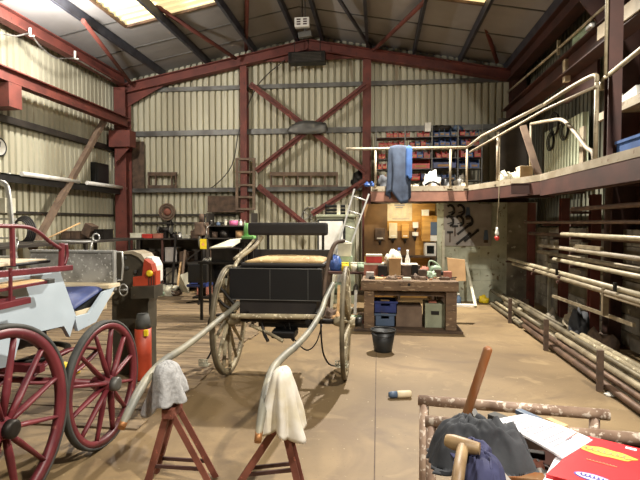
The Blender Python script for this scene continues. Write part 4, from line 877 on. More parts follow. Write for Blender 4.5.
bw = [(132, 142, 12, 'iron', 'dark iron box on the lower back rack, at its left end'), (144, 153, 9, 'grime', 'brown box on the lower back rack, second from its left end'), (165, 176, 14, 'board', 'grey carton on the lower back rack, right of the middle upright'), (179, 189, 10, 'grime', 'grimy box on the lower back rack, third right of the middle upright')]
for a, b, h, m, lb in bw: carton('storage_box', R(a, 262 - h, b, 262, YR + .1, zr2 + .001), YR + .1, .35, m, lb, 'box')
bw = [(133, 148, 16, 'grime', 'brown box on the bottom shelf of the back rack, at its left end'), (150, 160, 12, 'board', 'grey box on the bottom shelf of the back rack, left of the middle upright'), (166, 177, 15, 'block_raw', 'pale dusty box on the bottom shelf of the back rack, right of the middle upright')]
for a, b, h, m, lb in bw: carton('storage_box', R(a, 285 - h, b, 285, YR + .1, zr3 + .001), YR + .1, .35, m, lb, 'box')
cl = random.Random(31)
for i, (px, hpx, w, m, lb) in enumerate(((174, 5, .22, 'iron', 'dark lump of scrap on the top of the back rack, right of the grinder'), (179, 6, .16, 'steel', 'bright scrap of metal on the top of the back rack near the white box'), (148, 3, .2, 'strut', 'brown rag on the top of the back rack behind the red box'), (195, 9, .2, 'bench_dark', 'dark wooden lump on the top of the back rack beside the drill'))):
    x = at(px, 238, YR + .4).x; h = hpx * .0235; g = G(); g.blob((x, YR + .42, zr - .003), (w, w * .8, h), .6, 6, i + 80); one('scrap', g, m, lb, 'scrap')
for i, (px, w, h, m, lb) in enumerate(((170, .35, .2, 'offwhite', 'pale crumpled sack on the boards before the back rack, left one'), (176, .25, .14, 'grime', 'brown crumpled sack on the boards before the back rack, middle one'), (163, .3, .12, 'green', 'grey-green crumpled sack on the boards before the back rack'))):
    p = fl(px, 296); g = G(); g.blob((p.x, p.y, .012), (w, w, h), .6, 5, i + 90); one('crumpled_sack', g, m, lb, 'sack')
for i, (px, y0_, y1_, m, lb) in enumerate(((177, 292, 262, 'pine', 'pale batten leaning on the back rack, behind the black chair'), (181, 292, 250, 'strut', 'grey batten leaning on the back rack, behind the black chair'), (172, 292, 232, 'iron', 'dark iron bar leaning on the back rack below the hose reel'))):
    p = at(px, y0_, YR - .25); p.z = .015; q = at(px + 4, y1_, YR - .03); g = G(); g.bar(p, q, .045, .03, (0, 1, 0)); one('leaning_batten', g, m, lb, 'batten')
# bench grinder like object and round reel
x, w, z_, h = R(159, 222, 171, 238, YR + .3, zr)
bg = T('bench_grinder', 'dark bench grinder standing on the back rack', 'grinder', (x, YR + .3, zr))
g = G(); g.rev([(.07, -.12), (.07, .12)], (x, YR + .3, zr + .2), (1, 0, 0), 18); g.bx(x - .06, x + .06, YR + .22, YR + .38, zr, zr + .15, .01); g.done('body', 'iron', bg)
for s in (-1, 1): g = G(); g.rev([(.095, -.02), (.095, .02)], (x + s * .15, YR + .3, zr + .2), (1, 0, 0), 20); g.done('grinding_wheel', 'girt', bg)
c = at(167.5, 212, 11.86); hr = T('hose_reel', 'round tan hose reel hung on the back wall above the grinder', 'reel', c - V((0, 0, .25)))
g = G()
for k in range(4): rr = .12 + .03 * k; g.tube([c + V((math.cos(t) * rr, -.03 * (k % 2), math.sin(t) * rr)) for t in [2 * PI * j / 24 for j in range(25)]], .02, 6, cap=False)
g.done('hose', 'strut', hr)
g = G(); g.rev([(.09, -.05), (.09, .03), (.03, .05)], c, (0, -1, 0), 18); g.done('hub', 'tilered', hr)
g = G(); g.bar(c + V((0, .03, -.1)), c + V((0.02, .03, -.55)), .08, .02); g.spline([c + V((.1, -.03, -.18)), c + V((.14, 0, -.4)), c + V((.12, 0, -.6))], .018, 6); g.done('bracket', 'iron', hr)
# pillar drill with yellow tag
dx = at(203.5, 250, 9.9).x; YD = 9.9
dr = T('pillar_drill', 'dark pillar drill with a yellow tag, left of the gig wheel', 'drill', (dx, YD, 0))
g = G(); g.bx(dx - .2, dx + .2, YD - .15, YD + .2, 0, .06, .01); g.done('base', 'iron', dr)
g = G(); g.tube([(dx, YD, .06), (dx, YD, at(203, 215, YD).z)], .045, 14); g.done('column', 'iron', dr)
zh = at(203, 226, YD).z
g = G(); g.bx(dx - .09, dx + .09, YD - .3, YD + .12, zh - .2, zh + .08, .03); g.rev([(.05, 0), (.05, .16), (.03, .18)], (dx, YD - .1, zh + .08), n=14); g.done('head', 'grime', dr)
g = G(); g.rev([(.012, -.3), (.03, -.22), (.035, -.1), (.035, 0)], (dx, YD - .22, zh - .16), n=12); g.done('chuck', 'steel', dr)
g = G(); zt_ = at(203, 262, YD).z; g.bx(dx - .22, dx + .2, YD - .4, YD - .0, zt_ - .04, zt_, .006); g.done('table', 'iron', dr)
g = G(); p, q = at(200, 239, YD - .31), at(206.5, 249, YD - .31); g.bx(p.x, q.x, YD - .315, YD - .305, q.z, p.z, .002); tg = g.done('tag', 'yellow', dr)
g = G(); cx_, cz_ = (p.x + q.x) / 2, (p.z + q.z) / 2; g.prism([V((cx_, YD - .317, cz_ + .04)), V((cx_ - .035, YD - .317, cz_ - .03)), V((cx_ + .035, YD - .317, cz_ - .03))], (0, .002, 0)); g.done('tag_mark', 'packpeach', tg)
g = G()
for k in range(3): a = 2 * PI * k / 3 + .4; g.tube([(dx + .1, YD - .1, zh - .05), (dx + .13, YD - .1 + .2 * math.cos(a), zh - .05 + .2 * math.sin(a))], .01, 6)
g.done('feed_handle', 'steel', dr)
# dark bench with shelves between drill and gig (bottles)
YS = 10.7
sx0, sx1 = at(207, 230, YS).x, at(252, 230, YS).x
ss = T('steel_shelving', 'dark shelving of small bottles and tins on the back wall by the red column', 'shelving', ((sx0 + sx1) / 2, YS + .25, 0))
for py in (225.5, 238, 262, 288):
    z = at(230, py, YS).z; g = G(); g.bx(sx0, sx1, YS, YS + .45, z - .025, z); g.done('shelf', 'girt_dark', ss)
for xx in (sx0, sx1): g = G(); g.bx(xx - .02, xx + .02, YS, YS + .45, 0, at(230, 213, YS).z); g.done('side_panel', 'girt_dark', ss)
g = G(); g.bx(sx0, sx1, YS + .43, YS + .45, .3, at(230, 226, YS).z); g.done('back_panel', 'black', ss)
z1 = at(230, 225.5, YS).z; z2s = at(230, 238, YS).z; z3s = at(230, 262, YS).z
for i, (a, b, h, m, lb) in enumerate(((209, 213, 5, 'iron', 'dark bottle on the upper shelf of the dark shelving, beside the drill'), (216, 220, 4, 'greyblue', 'grey jar on the upper shelf of the dark shelving'), (224, 227, 6, 'offwhite', 'cream bottle on the upper shelf of the dark shelving'), (239, 242, 6, 'white', 'white bottle right of the pink tub on the upper dark shelf'), (243.5, 246, 5, 'offwhite', 'small pale bottle at the right end of the upper dark shelf'))):
    bottle('small_bottle', R(a, 225.5 - h, b, 225.5, YS + .1, z1 + .001), YS + .12, m, lb)
tin('pink_tub', R(229, 220, 237.5, 225.5, YS + .1, z1 + .001), YS + .14, 'pink', 'pink-labelled tub on the upper shelf of the dark shelving', 'tub', None, 'white')
for i, (a, b, h, m, lb) in enumerate(((211, 217, 6, 'grime', 'brown tin on the second shelf of the dark shelving, at its left end'), (219, 228, 7, 'iron', 'dark box-like tin on the second shelf of the dark shelving'), (235, 243, 7, 'card', 'tan box-like tin on the second shelf near the green stand'))):
    tin('old_tin', R(a, 238 - h, b, 238, YS + .1, z2s + .001), YS + .16, m, lb)
for i, (a, b, h, m, lb) in enumerate(((210, 220, 12, 'grime', 'brown box on the third shelf of the dark shelving, left one'), (223, 236, 14, 'bench_dark', 'dark wooden box on the third shelf of the dark shelving, right one'))):
    carton('storage_box', R(a, 262 - h, b, 262, YS + .08, z3s + .001), YS + .08, .3, m, lb, 'box')
# brown panel above the shelving, on the wall
g = G(); p, q = at(208, 196, 11.75), at(245, 211, 11.75); g.bx(p.x, q.x, 11.72, 11.76, q.z, p.z); g.bx(p.x, q.x, 11.68, 11.76, q.z - .03, q.z); one('brown_wall_panel', g, 'grime', 'dark brown panel on the back wall above the bottle shelving', 'panel')
# lime green stand by the gig backrest
x, w, z_, h = R(242, 223, 254, 239, 7.4); 
gs = T('drill_stand', 'lime green cast stand just left of the gig backrest', 'stand', (x, 7.4, 0))
g = G(); g.bx(x - .09, x + .11, 7.32, 7.5, z_, z_ + .05, .015); g.prism([V((x - .07, 7.4, z_ + .05)), V((x + .08, 7.4, z_ + .05)), V((x + .03, 7.4, z_ + .1)), V((x - .04, 7.4, z_ + .1))], (0, .06, 0)); g.done('base', 'lime', gs)
g = G(); g.tube([(x - .02, 7.42, z_ + .05), (x - .02, 7.42, z_ + h)], [.06, .045], 12); g.done('column', 'lime', gs)
g = G(); g.bx(x - .1, x + .12, 7.3, 7.55, z_ - .05, z_); g.bx(x - .08, x - .04, 7.34, 7.38, 0, z_ - .05); g.bx(x + .06, x + .1, 7.34, 7.38, 0, z_ - .05); g.bx(x - .08, x - .04, 7.48, 7.52, 0, z_ - .05); g.bx(x + .06, x + .1, 7.48, 7.52, 0, z_ - .05); g.done('bench_frame', 'iron', gs)
# dark swivel chair
cc = fl(192, 305); YH = cc.y
ch = T('workshop_chair', 'black-backed swivel chair on a cross foot left of the gig', 'chair', cc)
p, q = at(188, 264, YH), at(207, 283, YH)
g = G(); g.bx(p.x, q.x, YH - .02, YH + .04, q.z, p.z, .015); g.done('backrest', 'black', ch)
sx_ = (p.x + q.x) / 2 - .04; zs_ = at(195, 286, YH).z
g = G(); g.bx(sx_ - .2, sx_ + .22, YH - .0, YH + .42, zs_ - .03, zs_ + .03, .025); g.done('seat', 'dkblue', ch)
g = G(); g.tube([(sx_, YH + .2, .06), (sx_, YH + .2, zs_ - .03)], .022, 10); g.done('stem', 'iron', ch)
g = G(); 
for a in (.3, 1.87, 3.44, 5.01): g.bar((sx_, YH + .2, .06), (sx_ + .26 * math.cos(a), YH + .2 + .26 * math.sin(a), .02), .035, .025)
g.done('cross_foot', 'iron', ch)
g = G(); g.bar((sx_ + .05, YH + .02, zs_ - .04), (sx_ + .05, YH + .06, q.z + .06), .04, .012, (0, 1, 0)); g.done('back_bracket', 'iron', ch)
g = G(); g.prism([fl(178, 292) * 1, at(189, 293, 9.3), at(188, 272, 9.4), at(180, 275, 9.4)], (0, .03, 0)); one('pale_offcut', g, 'offwhite', 'pale board offcut propped beside the black swivel chair', 'board')
p = fl(199, 297); carton('pink_carton', (p.x, .26, 0, .2), p.y + .2, .3, 'tilered', 'faded pinkish carton on the boards behind the swivel chair', 'box', flaps=True)
# workpiece table behind the wheel at the left of the gig
tz = at(205, 262, 7.6).z
tb = T('steel_table', 'dark steel table behind the left gig wheel', 'table', (at(218, 262, 7.6).x, 7.8, 0))
a, b = at(198, 262, 7.6).x, at(246, 262, 7.6).x
g = G(); g.bx(a, b, 7.6, 8.1, tz - .035, tz); g.done('table_top', 'iron', tb)
for xx in (a + .04, b - .04):
    for yy in (7.64, 8.06): g = G(); g.bx(xx - .02, xx + .02, yy - .02, yy + .02, 0, tz - .035); g.done('leg', 'iron', tb)
for i, (px, w, h, m, lb) in enumerate(((206, .12, .05, 'steel', 'bright metal scrap on the dark steel table, at its left end'), (213, .1, .08, 'offwhite', 'pale rag on the dark steel table behind the gig wheel'), (222, .14, .1, 'green', 'grey-green rag on the dark steel table beside the gig arm'))):
    g = G(); g.blob((at(px, 260, 7.75).x, 7.75, tz), (w, w, h), .6, 5, i + 20); one('scrap', g, m, lb, 'scrap')
bx0, bx1 = at(212, 255, 7.7).x, at(240, 255, 7.7).x; zb_ = at(226, 249, 7.7).z
carton('iron_box', ((bx0 + bx1) / 2, bx1 - bx0, tz, zb_ - tz), 7.66, .34, 'iron', 'dark box on the steel table under the pale tilted board', 'box')
g = G(); g.prism([V((bx0 - .02, 7.64, zb_ + .006)), V((bx1 - .12, 7.64, zb_ + .03)), V((bx1 + .02, 8.0, zb_ + .16)), V((bx0 + .22, 8.0, zb_ + .13))], (0, 0, .02)); one('thin_board', g, 'offwhite', 'pale thin board tilted on a dark box left of the gig seat', 'board')
# ================================================================== LEFT WALL things
def ledge_tube(a, b, label):
    g = G(); p, q = atx(*a, -6.5), atx(*b, -6.5); z = 2.495 + .04; g.tube([V((-6.43, p.y, z - .02)), V((-6.43, q.y, z - .02))], .045, 10); g.bx(-6.5, -6.43, p.y - .3, p.y - .25, z - .05, z - .03); g.bx(-6.5, -6.43, q.y - .3, q.y - .25, z - .05, z - .03); return one('white_pipe', g, 'white', label, 'pipe')
ledge_tube((18, 173), (76, 183), 'long white pipe on the left wall ledge, the nearer longer one')
ledge_tube((84, 184), (123, 189), 'white pipe on the left wall ledge, the farther one by the column')
g = G(); p, q = atx(90, 164, -6.8), atx(104, 185, -6.8); y_a, y_b = min(p.y, q.y), max(p.y, q.y); g.bx(-6.8, -6.66, y_a, y_b, 2.497, p.z + .05, .02)
sp = T('speaker', 'black loudspeaker box on the left wall above the white pipe', 'speaker', (-6.7, (p.y + q.y) / 2, q.z)); g.done('cabinet', 'black', sp)
g = G(); g.bx(-6.66, -6.652, y_a + .06, y_b - .06, 2.65, p.z - .02); g.done('grille', 'blackrub', sp)
cz = T('wall_clock', 'round white wall clock at the left edge on the cladding', 'clock', atx(-1, 153, -6.77))
c = atx(-2, 147, -6.77); g = G(); g.rev([(.17, 0), (.17, .035), (.15, .045), (.145, .03)], c, (1, 0, 0), 28); g.done('case', 'black', cz)
g = G(); g.rev([(.145, .03), (.143, .032)], c, (1, 0, 0), 28); g.done('dial', 'white', cz)
g = G(); g.bar(c + V((.035, 0, 0)), c + V((.035, .02, .1)), .006, .012); g.bar(c + V((.037, 0, 0)), c + V((.037, -.06, .03)), .006, .014); g.done('hand', 'black', cz)
# bench along left wall with boxes, coil, stick
zlb = at(90, 239, 9.6).z
lb_ = T('side_rack', 'low dark rack along the left wall behind the carriage', 'rack', (-6.1, 8.5, 0))
g = G(); g.bx(-6.55, -5.4, 6.2, 10.6, zlb - .04, zlb); g.done('shelf', 'girt_dark', lb_)
for yy in (6.4, 8.4, 10.4):
    for xx in (-6.5, -5.45): g = G(); g.bx(xx - .03, xx + .03, yy - .03, yy + .03, 0, zlb - .04); g.done('upright', 'girt_dark', lb_)
for a, b, t_, m, lb in ((61, 70, 231, 'grime', 'brown box on the left wall rack, left of the pair'), (71, 80, 231, 'grime', 'brown box on the left wall rack, right of the pair'), (94, 104, 229, 'iron', 'dark box on the left wall rack nearest the red column')): carton('rack_box', R(a, t_, b, 239, 9.4, zlb), 9.4, .35, m, lb, 'box')
x, w, z_, h = R(82, 222, 92, 239, 9.4, zlb); g = G(); g.box((x, 9.5, zlb + h * .55), (w * .8, .25, h * .7), Matrix.Rotation(.45, 3, 'Y'), .01); one('tilted_box', g, 'grime', 'brown box tilted on its corner on the left wall rack', 'box')
c = at(22.5, 231, 8.2); g = G()
for k in range(5):
    rr = .2 + .018 * k; g.tube([c + V((math.cos(t) * rr * .8, .03 * (k - 2), math.sin(t) * rr)) for t in [2 * PI * j / 24 for j in range(25)]], .018, 6, cap=False)
one('cable_coil', g, 'hose', 'dark coil of cable hung behind the carriage by the stepladder', 'coil')
g = G(); g.tube([at(44, 240, 8.0), at(80, 223, 8.6)], .015, 6); one('long_cane', g, 'pine', 'thin pale cane leaning across the boxes at the left wall', 'cane')
# stepladder at the left edge
YL = 5.6
sl = T('stepladder', 'aluminium stepladder standing at the left edge behind the carriage', 'ladder', (at(0, 300, YL).x, YL, 0))
tx, tzl = at(3, 185, YL).x, at(3, 184, YL).z
for s_, P in ((1, [(20, 330), (14, 250), (10.5, 213), (8.5, 195), (6, 185.5), (0, 182.5)]), (-1, [(-30, 330), (-22, 250), (-17, 213), (-14, 195), (-11, 185.5), (-4, 182.5)])):
    pts = [at(a_, b_, YL) for a_, b_ in P]; d_ = pts[0] - pts[1]; pts[0] = pts[1] + d_ * (pts[1].z / -d_.z)
    g = G(); g.spline(pts, .03, 8, sq=(1.3, .8)); g.done('stile', 'alu', sl); e = pts[3]
    g = G(); g.tube([V((pts[0].x - s_ * .12, YL + .22, 0)), e + V((-s_ * .06, .05, -.02))], .02, 8); g.done('rear_stile', 'alu', sl)
for k in range(7): 
    t = .1 + .115 * k; w_ = (at(16, 300, YL).x - tx) * (1 - t) + .12 * t; g = G(); g.bx(tx - w_ - .02 * (1 - t), tx + w_, YL - .02, YL + .07, t * tzl - .012, t * tzl + .012); g.done('tread', 'alu', sl)
p, q = at(-2, 198, YL), at(9, 213, YL); g = G(); g.bx(p.x, q.x, YL - .06, YL + .12, q.z, p.z, .008); g.done('top_platform', 'offwhite', sl)
# ------------------------------------------------------------------ ladders and frames on the back wall
def ladder_wall(xl, xr, y0, y1, Y, rungs, label, m='strut'):
    t = T('wooden_ladder', label, 'ladder', at((xl + xr) / 2, y1, Y))
    for px in (xl, xr): g = G(); g.bar(at(px, y0, Y), at(px, y1, Y), .07, .05, (0, 1, 0)); g.done('stile', m, t)
    for py in rungs: g = G(); g.bar(at(xl, py, Y), at(xr, py, Y), .035, .05, (0, 0, 1)); g.done('rung', m, t)
ladder_wall(237, 254, 158, 210, 11.66, (159, 172, 185, 197, 209), 'short grey wooden ladder hung upright on the red back column')
def hframe(name, x0, x1, y0, y1, Y, bars, label, m):
    t = T(name, label, name.split('_')[0] if 'ladder' in name else 'stand', at((x0 + x1) / 2, y1, Y))
    for py in (y0, y1): g = G(); g.bar(at(x0, py, Y), at(x1, py, Y), .09, .06, (0, 1, 0)); g.done('rail', m, t)
    for px in bars: g = G(); g.bar(at(px, y0, Y), at(px, y1, Y), .035, .05, (0, 1, 0)); g.done('rung', m, t)
hframe('ladder_section', 270, 338, 174, 187, 11.8, (271, 284, 298, 311, 325, 337), 'long grey ladder lying on edge on the back wall ledge', 'strut')
hframe('wooden_stand', 148, 177, 174, 187, 11.8, (149, 156, 172, 176), 'grey wooden frame standing on the back wall ledge at its left', 'grime')
lump('dark_bag', R(352, 172, 364, 187, 11.8, 2.52), 11.75, .2, 'iron', 'dark bundle on the back wall ledge beside the red column', 'bundle', amp=.5, seed=14)
g = G(); p, q = at(128.5, 142, 11.86), at(145, 187, 11.86); g.bx(p.x, q.x, 11.82, 11.86, 2.516, p.z); one('brown_board', g, 'grime', 'tall brown board standing on the ledge beside the red corner column', 'board')
# sheave on the cross brace, cable
lump('pale_bundle', R(290, 121, 326, 134, 11.5), 11.45, .15, 'girt', 'pale grey bundle tied where the crossed braces meet', 'bundle', amp=.4, seed=8)
g = G(); g.spline([at(285, 60, 11.3), at(258, 85, 11.7), at(240, 128, 11.8), at(232, 165, 11.8), at(214, 186, 11.8), at(205, 188, 11.8)], .012, 6); one('wall_cable', g, 'girt_dark', 'loose cable drooping down the back wall left of the red column', 'cable')
g = G(); g.spline([atx(0, 33, -6.2), atx(16, 36, -6.2), atx(30, 34, -6.2), atx(40, 46, -6.2), atx(56, 58, -6.2), atx(75, 59, -6.2), atx(95, 70, -6.2), atx(112, 80, -6.2)], .014, 6); one('drooping_cable', g, 'steel', 'pale cable drooping along the left eaves beam', 'cable')
for (x, y, lb) in ((30, 32, 'white hook on the left eaves beam, the nearer one'), (75, 55, 'white hook on the left eaves beam, the farther one')):
    p = atx(x, y - 4, -6.22); q = atx(x, y + 4, -6.22); g = G(); g.bar(p, q, .03, .03, (0, 1, 0)); g.bar(q, q + V((.08, 0, 0)), .02, .02); one('cable_hook', g, 'white', lb, 'hook')
# apex fittings: white two-panel unit, small lamp and dark heater
YU = 9.8
x, w, z_, h = R(294.5, 17, 309, 26.5, YU)
lu = T('twin_floodlight', 'white twin-panel unit hung at the roof ridge', 'light', (x, YU, z_))
g = G(); g.bx(x - w / 2, x + w / 2, YU, YU + .1, z_, z_ + h, .008); g.done('case', 'white', lu)
for s in (-1, 1):
    g = G()
    for k in range(3): g.bx(x + s * w * .22 - w * .13, x + s * w * .22 + w * .13, YU - .008, YU, z_ + h * (.2 + .25 * k), z_ + h * (.34 + .25 * k))
    g.done('louvre', 'oxide_dark', lu)
g = G(); g.tube([(x, YU + .06, z_ + h), (x, YU + .06, roofz(x) - .02)], .012, 6); g.done('bracket', 'iron', lu)
x, w, z_, h = R(298, 31, 311, 36.5, YU); g = G(); g.box((x, YU + .05, z_ + h / 2), (w, .1, h), Matrix.Rotation(-.12, 3, 'Y'), .01); g.tube([(x, YU + .08, z_ + h * .8), (x, YU + .08, roofz(x) - .02)], .012, 6); one('ridge_fitting', g, 'girt', 'small pale fitting on the rafter just below the twin-panel unit', 'fitting')
YU = 11.3
x, w, z_, h = R(288, 51, 325, 62, YU); 
hh = T('roof_heater', 'long dark heater hung below the roof apex', 'heater', (x, YU, z_)); g = G(); g.bx(x - w / 2, x + w / 2, YU, YU + .3, z_, z_ + h, .02); g.done('case', 'iron', hh)
g = G()
for k in range(6): g.bx(x - w * .4, x + w * .4, YU - .006, YU, z_ + h * (.15 + .13 * k), z_ + h * (.2 + .13 * k))
g.done('grille', 'olive', hh)
for s in (-1, 1): g = G(); g.tube([(x + s * w * .35, YU + .15, z_ + h), (x + s * w * .35, YU + .15, roofz(x + s * w * .35) - .02)], .01, 6); g.done('hanger', 'iron', hh)
# ================================================================== ON THE MEZZANINE
ZD = ZM
gr = T('guard_rail', 'pale tubular guard rail along the mezzanine edges', 'railing', (1.7, 9.3, ZM))
r1, r2, r3, r4, r5 = at(366, 149, 9.36), at(467, 147.5, 9.36), atx(545, 104, 2.34), atx(592, 76, 2.44), atx(597, 80, 2.44)
def rail(pts, r=.024): g = G(); g.tube(pts, r, 10); return g.done('rail', 'tan_steel', gr)
def post(x, y, z1): g = G(); g.tube([(x, y, ZM + .0), (x, y, z1)], .022, 10); g.bx(x - .05, x + .05, y - .05, y + .05, ZM, ZM + .012); return g.done('post', 'tan_steel', gr)
rail([at(346, 149, 9.36), r1, r2], .028); rail([r2, at(482, 136, 8.9), r3]); g = G(); g.spline([r3, atx(570, 88, 2.4), atx(590, 77, 2.43), atx(596.5, 76, 2.44), atx(597, 82, 2.44)], .026, 10); g.done('rail', 'pipe', gr)
g = G(); p5 = V((r5.x, r5.y, ZM - .1)); g.tube([p5, r5], .024, 10); g.done('post', 'pipe', gr)
rail([atx(597, 86, 2.42), r3 + V((0, 0, -.08)), at(470, 152, 9.3)], .018)
for px, in ((375.5,), (450.5,), (467,)): p = at(px, 149, 9.36); post(p.x, 9.36, p.z)
q = B_.lerp(C_, .45); qq_ = at(500, 133, q.y); post(q.x + .02, q.y - .0, r2.z + (r3.z - r2.z) * .45)
# hand hoop and further rail towards the camera
hb_ = T('curved_handrail', 'bent pale pipe handrail on the walkway beside the tall post', 'handrail', atx(594, 163, 2.5))
g = G(); g.spline([atx(531, 124, 2.6), atx(548, 121, 2.6), atx(562, 120, 2.6), atx(573, 130, 2.58), atx(586, 147, 2.55), atx(593, 153, 2.53), V((2.52, atx(594, 163, 2.52).y, ZM))], .026, 10); g.done('pipe', 'tan_steel', hb_)
g = G(); e = V((2.52, atx(594, 163, 2.52).y, ZM)); g.bx(e.x - .04, e.x + .04, e.y - .04, e.y + .04, ZM, ZM + .01); g.tube([atx(531, 124, 2.6), V((atx(531, 124, 2.6).x, atx(531, 124, 2.6).y, ZM))], .022, 8); g.done('foot', 'tan_steel', hb_)
g = G(); g.tube([atx(600, 82, 2.5), atx(640, 50, 2.5), atx(700, 2, 2.5)], .026, 10); g.tube([atx(602, 80, 2.5), atx(602, 90, 2.5)], .03, 8); one('handrail', g, 'pipe_white', 'pale straight pipe rail running from the dark post toward the viewer', 'rail')
# post and tall vertical pipe
px_ = atx(609, 100, 2.52); g = G(); g.ibeam((2.56, px_.y, ZM), (2.56, px_.y, 4.6), .14, .1, .012, (0, 1, 0)); S('steel_post', g, 'oxide_dark')
p = atx(605.5, 75, 2.47); g = G(); g.tube([(2.47, p.y, p.z), (2.47, p.y, 5.0)], .018, 8); one('conduit_pipe', g, 'pipe_white', 'thin pale vertical pipe running up in front of the dark post', 'pipe')
# conduit along the right crane beam
g = G(); g.tube([atx(508, 92, 2.78), atx(558, 49, 2.78), atx(592, 18, 2.78), atx(616, -3, 2.78)], .02, 8); one('conduit_pipe', g, 'pipe_white', 'thin pale conduit running up the dark beam at upper right', 'pipe')
g = G(); q = atx(558.5, 47, 2.77); g.bx(q.x - .02, q.x + .02, q.y - .02, q.y + .02, q.z - .12, q.z + .1); one('conduit_clip', g, 'pipe_white', 'small pale clip on the conduit of the dark upper beam', 'clip')
g = G(); p, q = atx(598, 34, 2.785), atx(660, -14, 2.785); g.bar(p, q, .02, .17); one('pale_board', g, 'cream', 'pale board fixed along the dark beam at the upper right corner', 'board')
g = G(); p, q = atx(566.5, 60, 2.9), atx(566.5, 82, 2.9); g.bar(p, q, .08, .1, (0, 1, 0)); one('cream_block', g, 'cream', 'short cream upright block under the dark beam at upper right', 'block')
g = G(); p = atx(583, 29, 2.86); p.z = 4.2 + .07; g.box(p, (.1, .5, .14), None, .01); one('green_box', g, 'green', 'pale greenish box fixed on top of the dark right beam', 'box')
g = G(); p = atx(590, 27, 2.74); g.box(p, (.06, .16, .06), None, .02); one('conduit_joint', g, 'alu', 'bright metal joint on the conduit of the right beam', 'joint')
# dark sheet behind the post, panel
g = G(); g.bx(3.02, 3.06, atx(598, 100, 3.04).y, atx(566, 100, 3.04).y, atx(580, 95, 3.04).z, 3.9); one('dark_sheet', g, 'oxide_dark', 'dark brown sheet hung behind the cream block on the right side', 'sheet')
# parts rack with bins
YK = 11.1
kx0, kx1 = at(376, 150, YK).x, at(482, 150, YK).x
kr = T('parts_rack', 'grey steel rack full of small red and blue bins on the mezzanine', 'rack', ((kx0 + kx1) / 2, YK + .2, ZM))
rows = [136.5, 146, 158, 168.5, 180.5, 190]
zs_r = [at(430, y, YK).z for y in rows[:-1]] + [ZM + .06]
for z in zs_r: g = G(); g.bx(kx0, kx1, YK, YK + .4, z - .012, z); g.done('shelf', 'girt', kr)
for px in (376, 405, 432, 458, 482): x = at(px, 150, YK).x; g = G(); g.bx(x - .012, x + .012, YK, YK + .03, ZM, at(430, 126, YK).z); g.bx(x - .012, x + .012, YK + .37, YK + .4, ZM, at(430, 126, YK).z); g.done('upright', 'girt', kr)
def bin_(w, h, d, m, name='parts_bin'):
    t = T(name, '', '', (0, 0, 0)); k = .006
    g = G(); g.bx(-w / 2, w / 2, -d / 2, d / 2, 0, k)
    for s in (-1, 1): g.prism([V((s * (w / 2 - k / 2) - k / 2, -d / 2, 0)), V((s * (w / 2 - k / 2) - k / 2, d / 2, 0)), V((s * (w / 2 - k / 2) - k / 2, d / 2, h)), V((s * (w / 2 - k / 2) - k / 2, -d / 2 + .06, h)), V((s * (w / 2 - k / 2) - k / 2, -d / 2, h * .45))], (k, 0, 0))
    g.bx(-w / 2, w / 2, d / 2 - k, d / 2, 0, h); g.bx(-w / 2, w / 2, -d / 2, -d / 2 + k, 0, h * .5); g.done('body', m, t)
    g = G(); g.bx(-w * .3, w * .3, -d / 2 - .004, -d / 2, h * .15, h * .35); g.done('label_strip', 'card', t); return t
plan = [  # row, px start, px end, count, height px, colours
    (0, 386, 410, 6, 5, 'rrrrrr'), (0, 418, 430, 2, 5, 'rr'), (0, 434, 456, 4, 6, 'bgbg'), (0, 460, 480, 4, 5, 'rgrg'),
    (1, 378, 404, 5, 5, 'rrrrr'), (1, 410, 430, 4, 5, 'rgrb'), (1, 434, 456, 4, 6, 'bbbb'), (1, 460, 480, 4, 5, 'brbr'),
    (2, 378, 386, 2, 5, 'rr'), (2, 410, 430, 3, 6, 'rbr'), (2, 436, 452, 3, 5, 'rrr'), (2, 460, 480, 3, 6, 'rbr'),
    (3, 378, 386, 2, 5, 'rr'), (3, 411, 431, 1, 8, 'R'), (3, 433, 457, 1, 8, 'B'), (3, 460, 480, 2, 7, 'bb'),
    (4, 378, 386, 2, 5, 'rr'), (4, 411, 430, 2, 6, 'rB'), (4, 436, 456, 3, 5, 'gbg')]
first = {}; jit = random.Random(77)
nm = {'r': ('red', 'small red open-fronted bin on the mezzanine parts rack', 'small red bins on the parts rack'), 'b': ('binblue', 'small blue open-fronted bin on the mezzanine parts rack', 'small blue bins on the parts rack'), 'g': ('greyblue', 'small grey-blue open-fronted bin on the mezzanine parts rack', 'small grey bins on the parts rack'),
      'R': ('red', 'wide bright red bin at the middle of the mezzanine parts rack', 'wide red bins on the parts rack'), 'B': ('dkblue', 'wide dark blue bin on the mezzanine parts rack', 'wide dark blue bins on the parts rack')}
for (rw, a, b, n, hp, cols) in plan:
    z = zs_r[rw]
    for i in range(n):
        px = a + (b - a) * (i + .5) / n + jit.uniform(-.6, .6); c = cols[i]; x = at(px, 150, YK).x; dy = jit.uniform(-.09, .05); w = (b - a) / n * .0229 * .92; h = hp * .0229 * 1.3
        key = (c, round(w, 3), hp)
        if key not in first:
            t = bin_(w, h, .3, nm[c][0]); first[key] = t; tag(t, nm[c][1], 'bin', nm[c][2]); t.location = V((x, YK + .17 + dy, z))
        else: dup(first[key], (x, YK + .17 + dy, z))
# things on top of the rack
x, w, z_, h = R(425, 127, 431, 136, YK + .1); carton('white_carton', (x, w, zs_r[0] + .13, h), YK + .1, .15, 'white', 'white carton standing high on the parts rack', 'box')
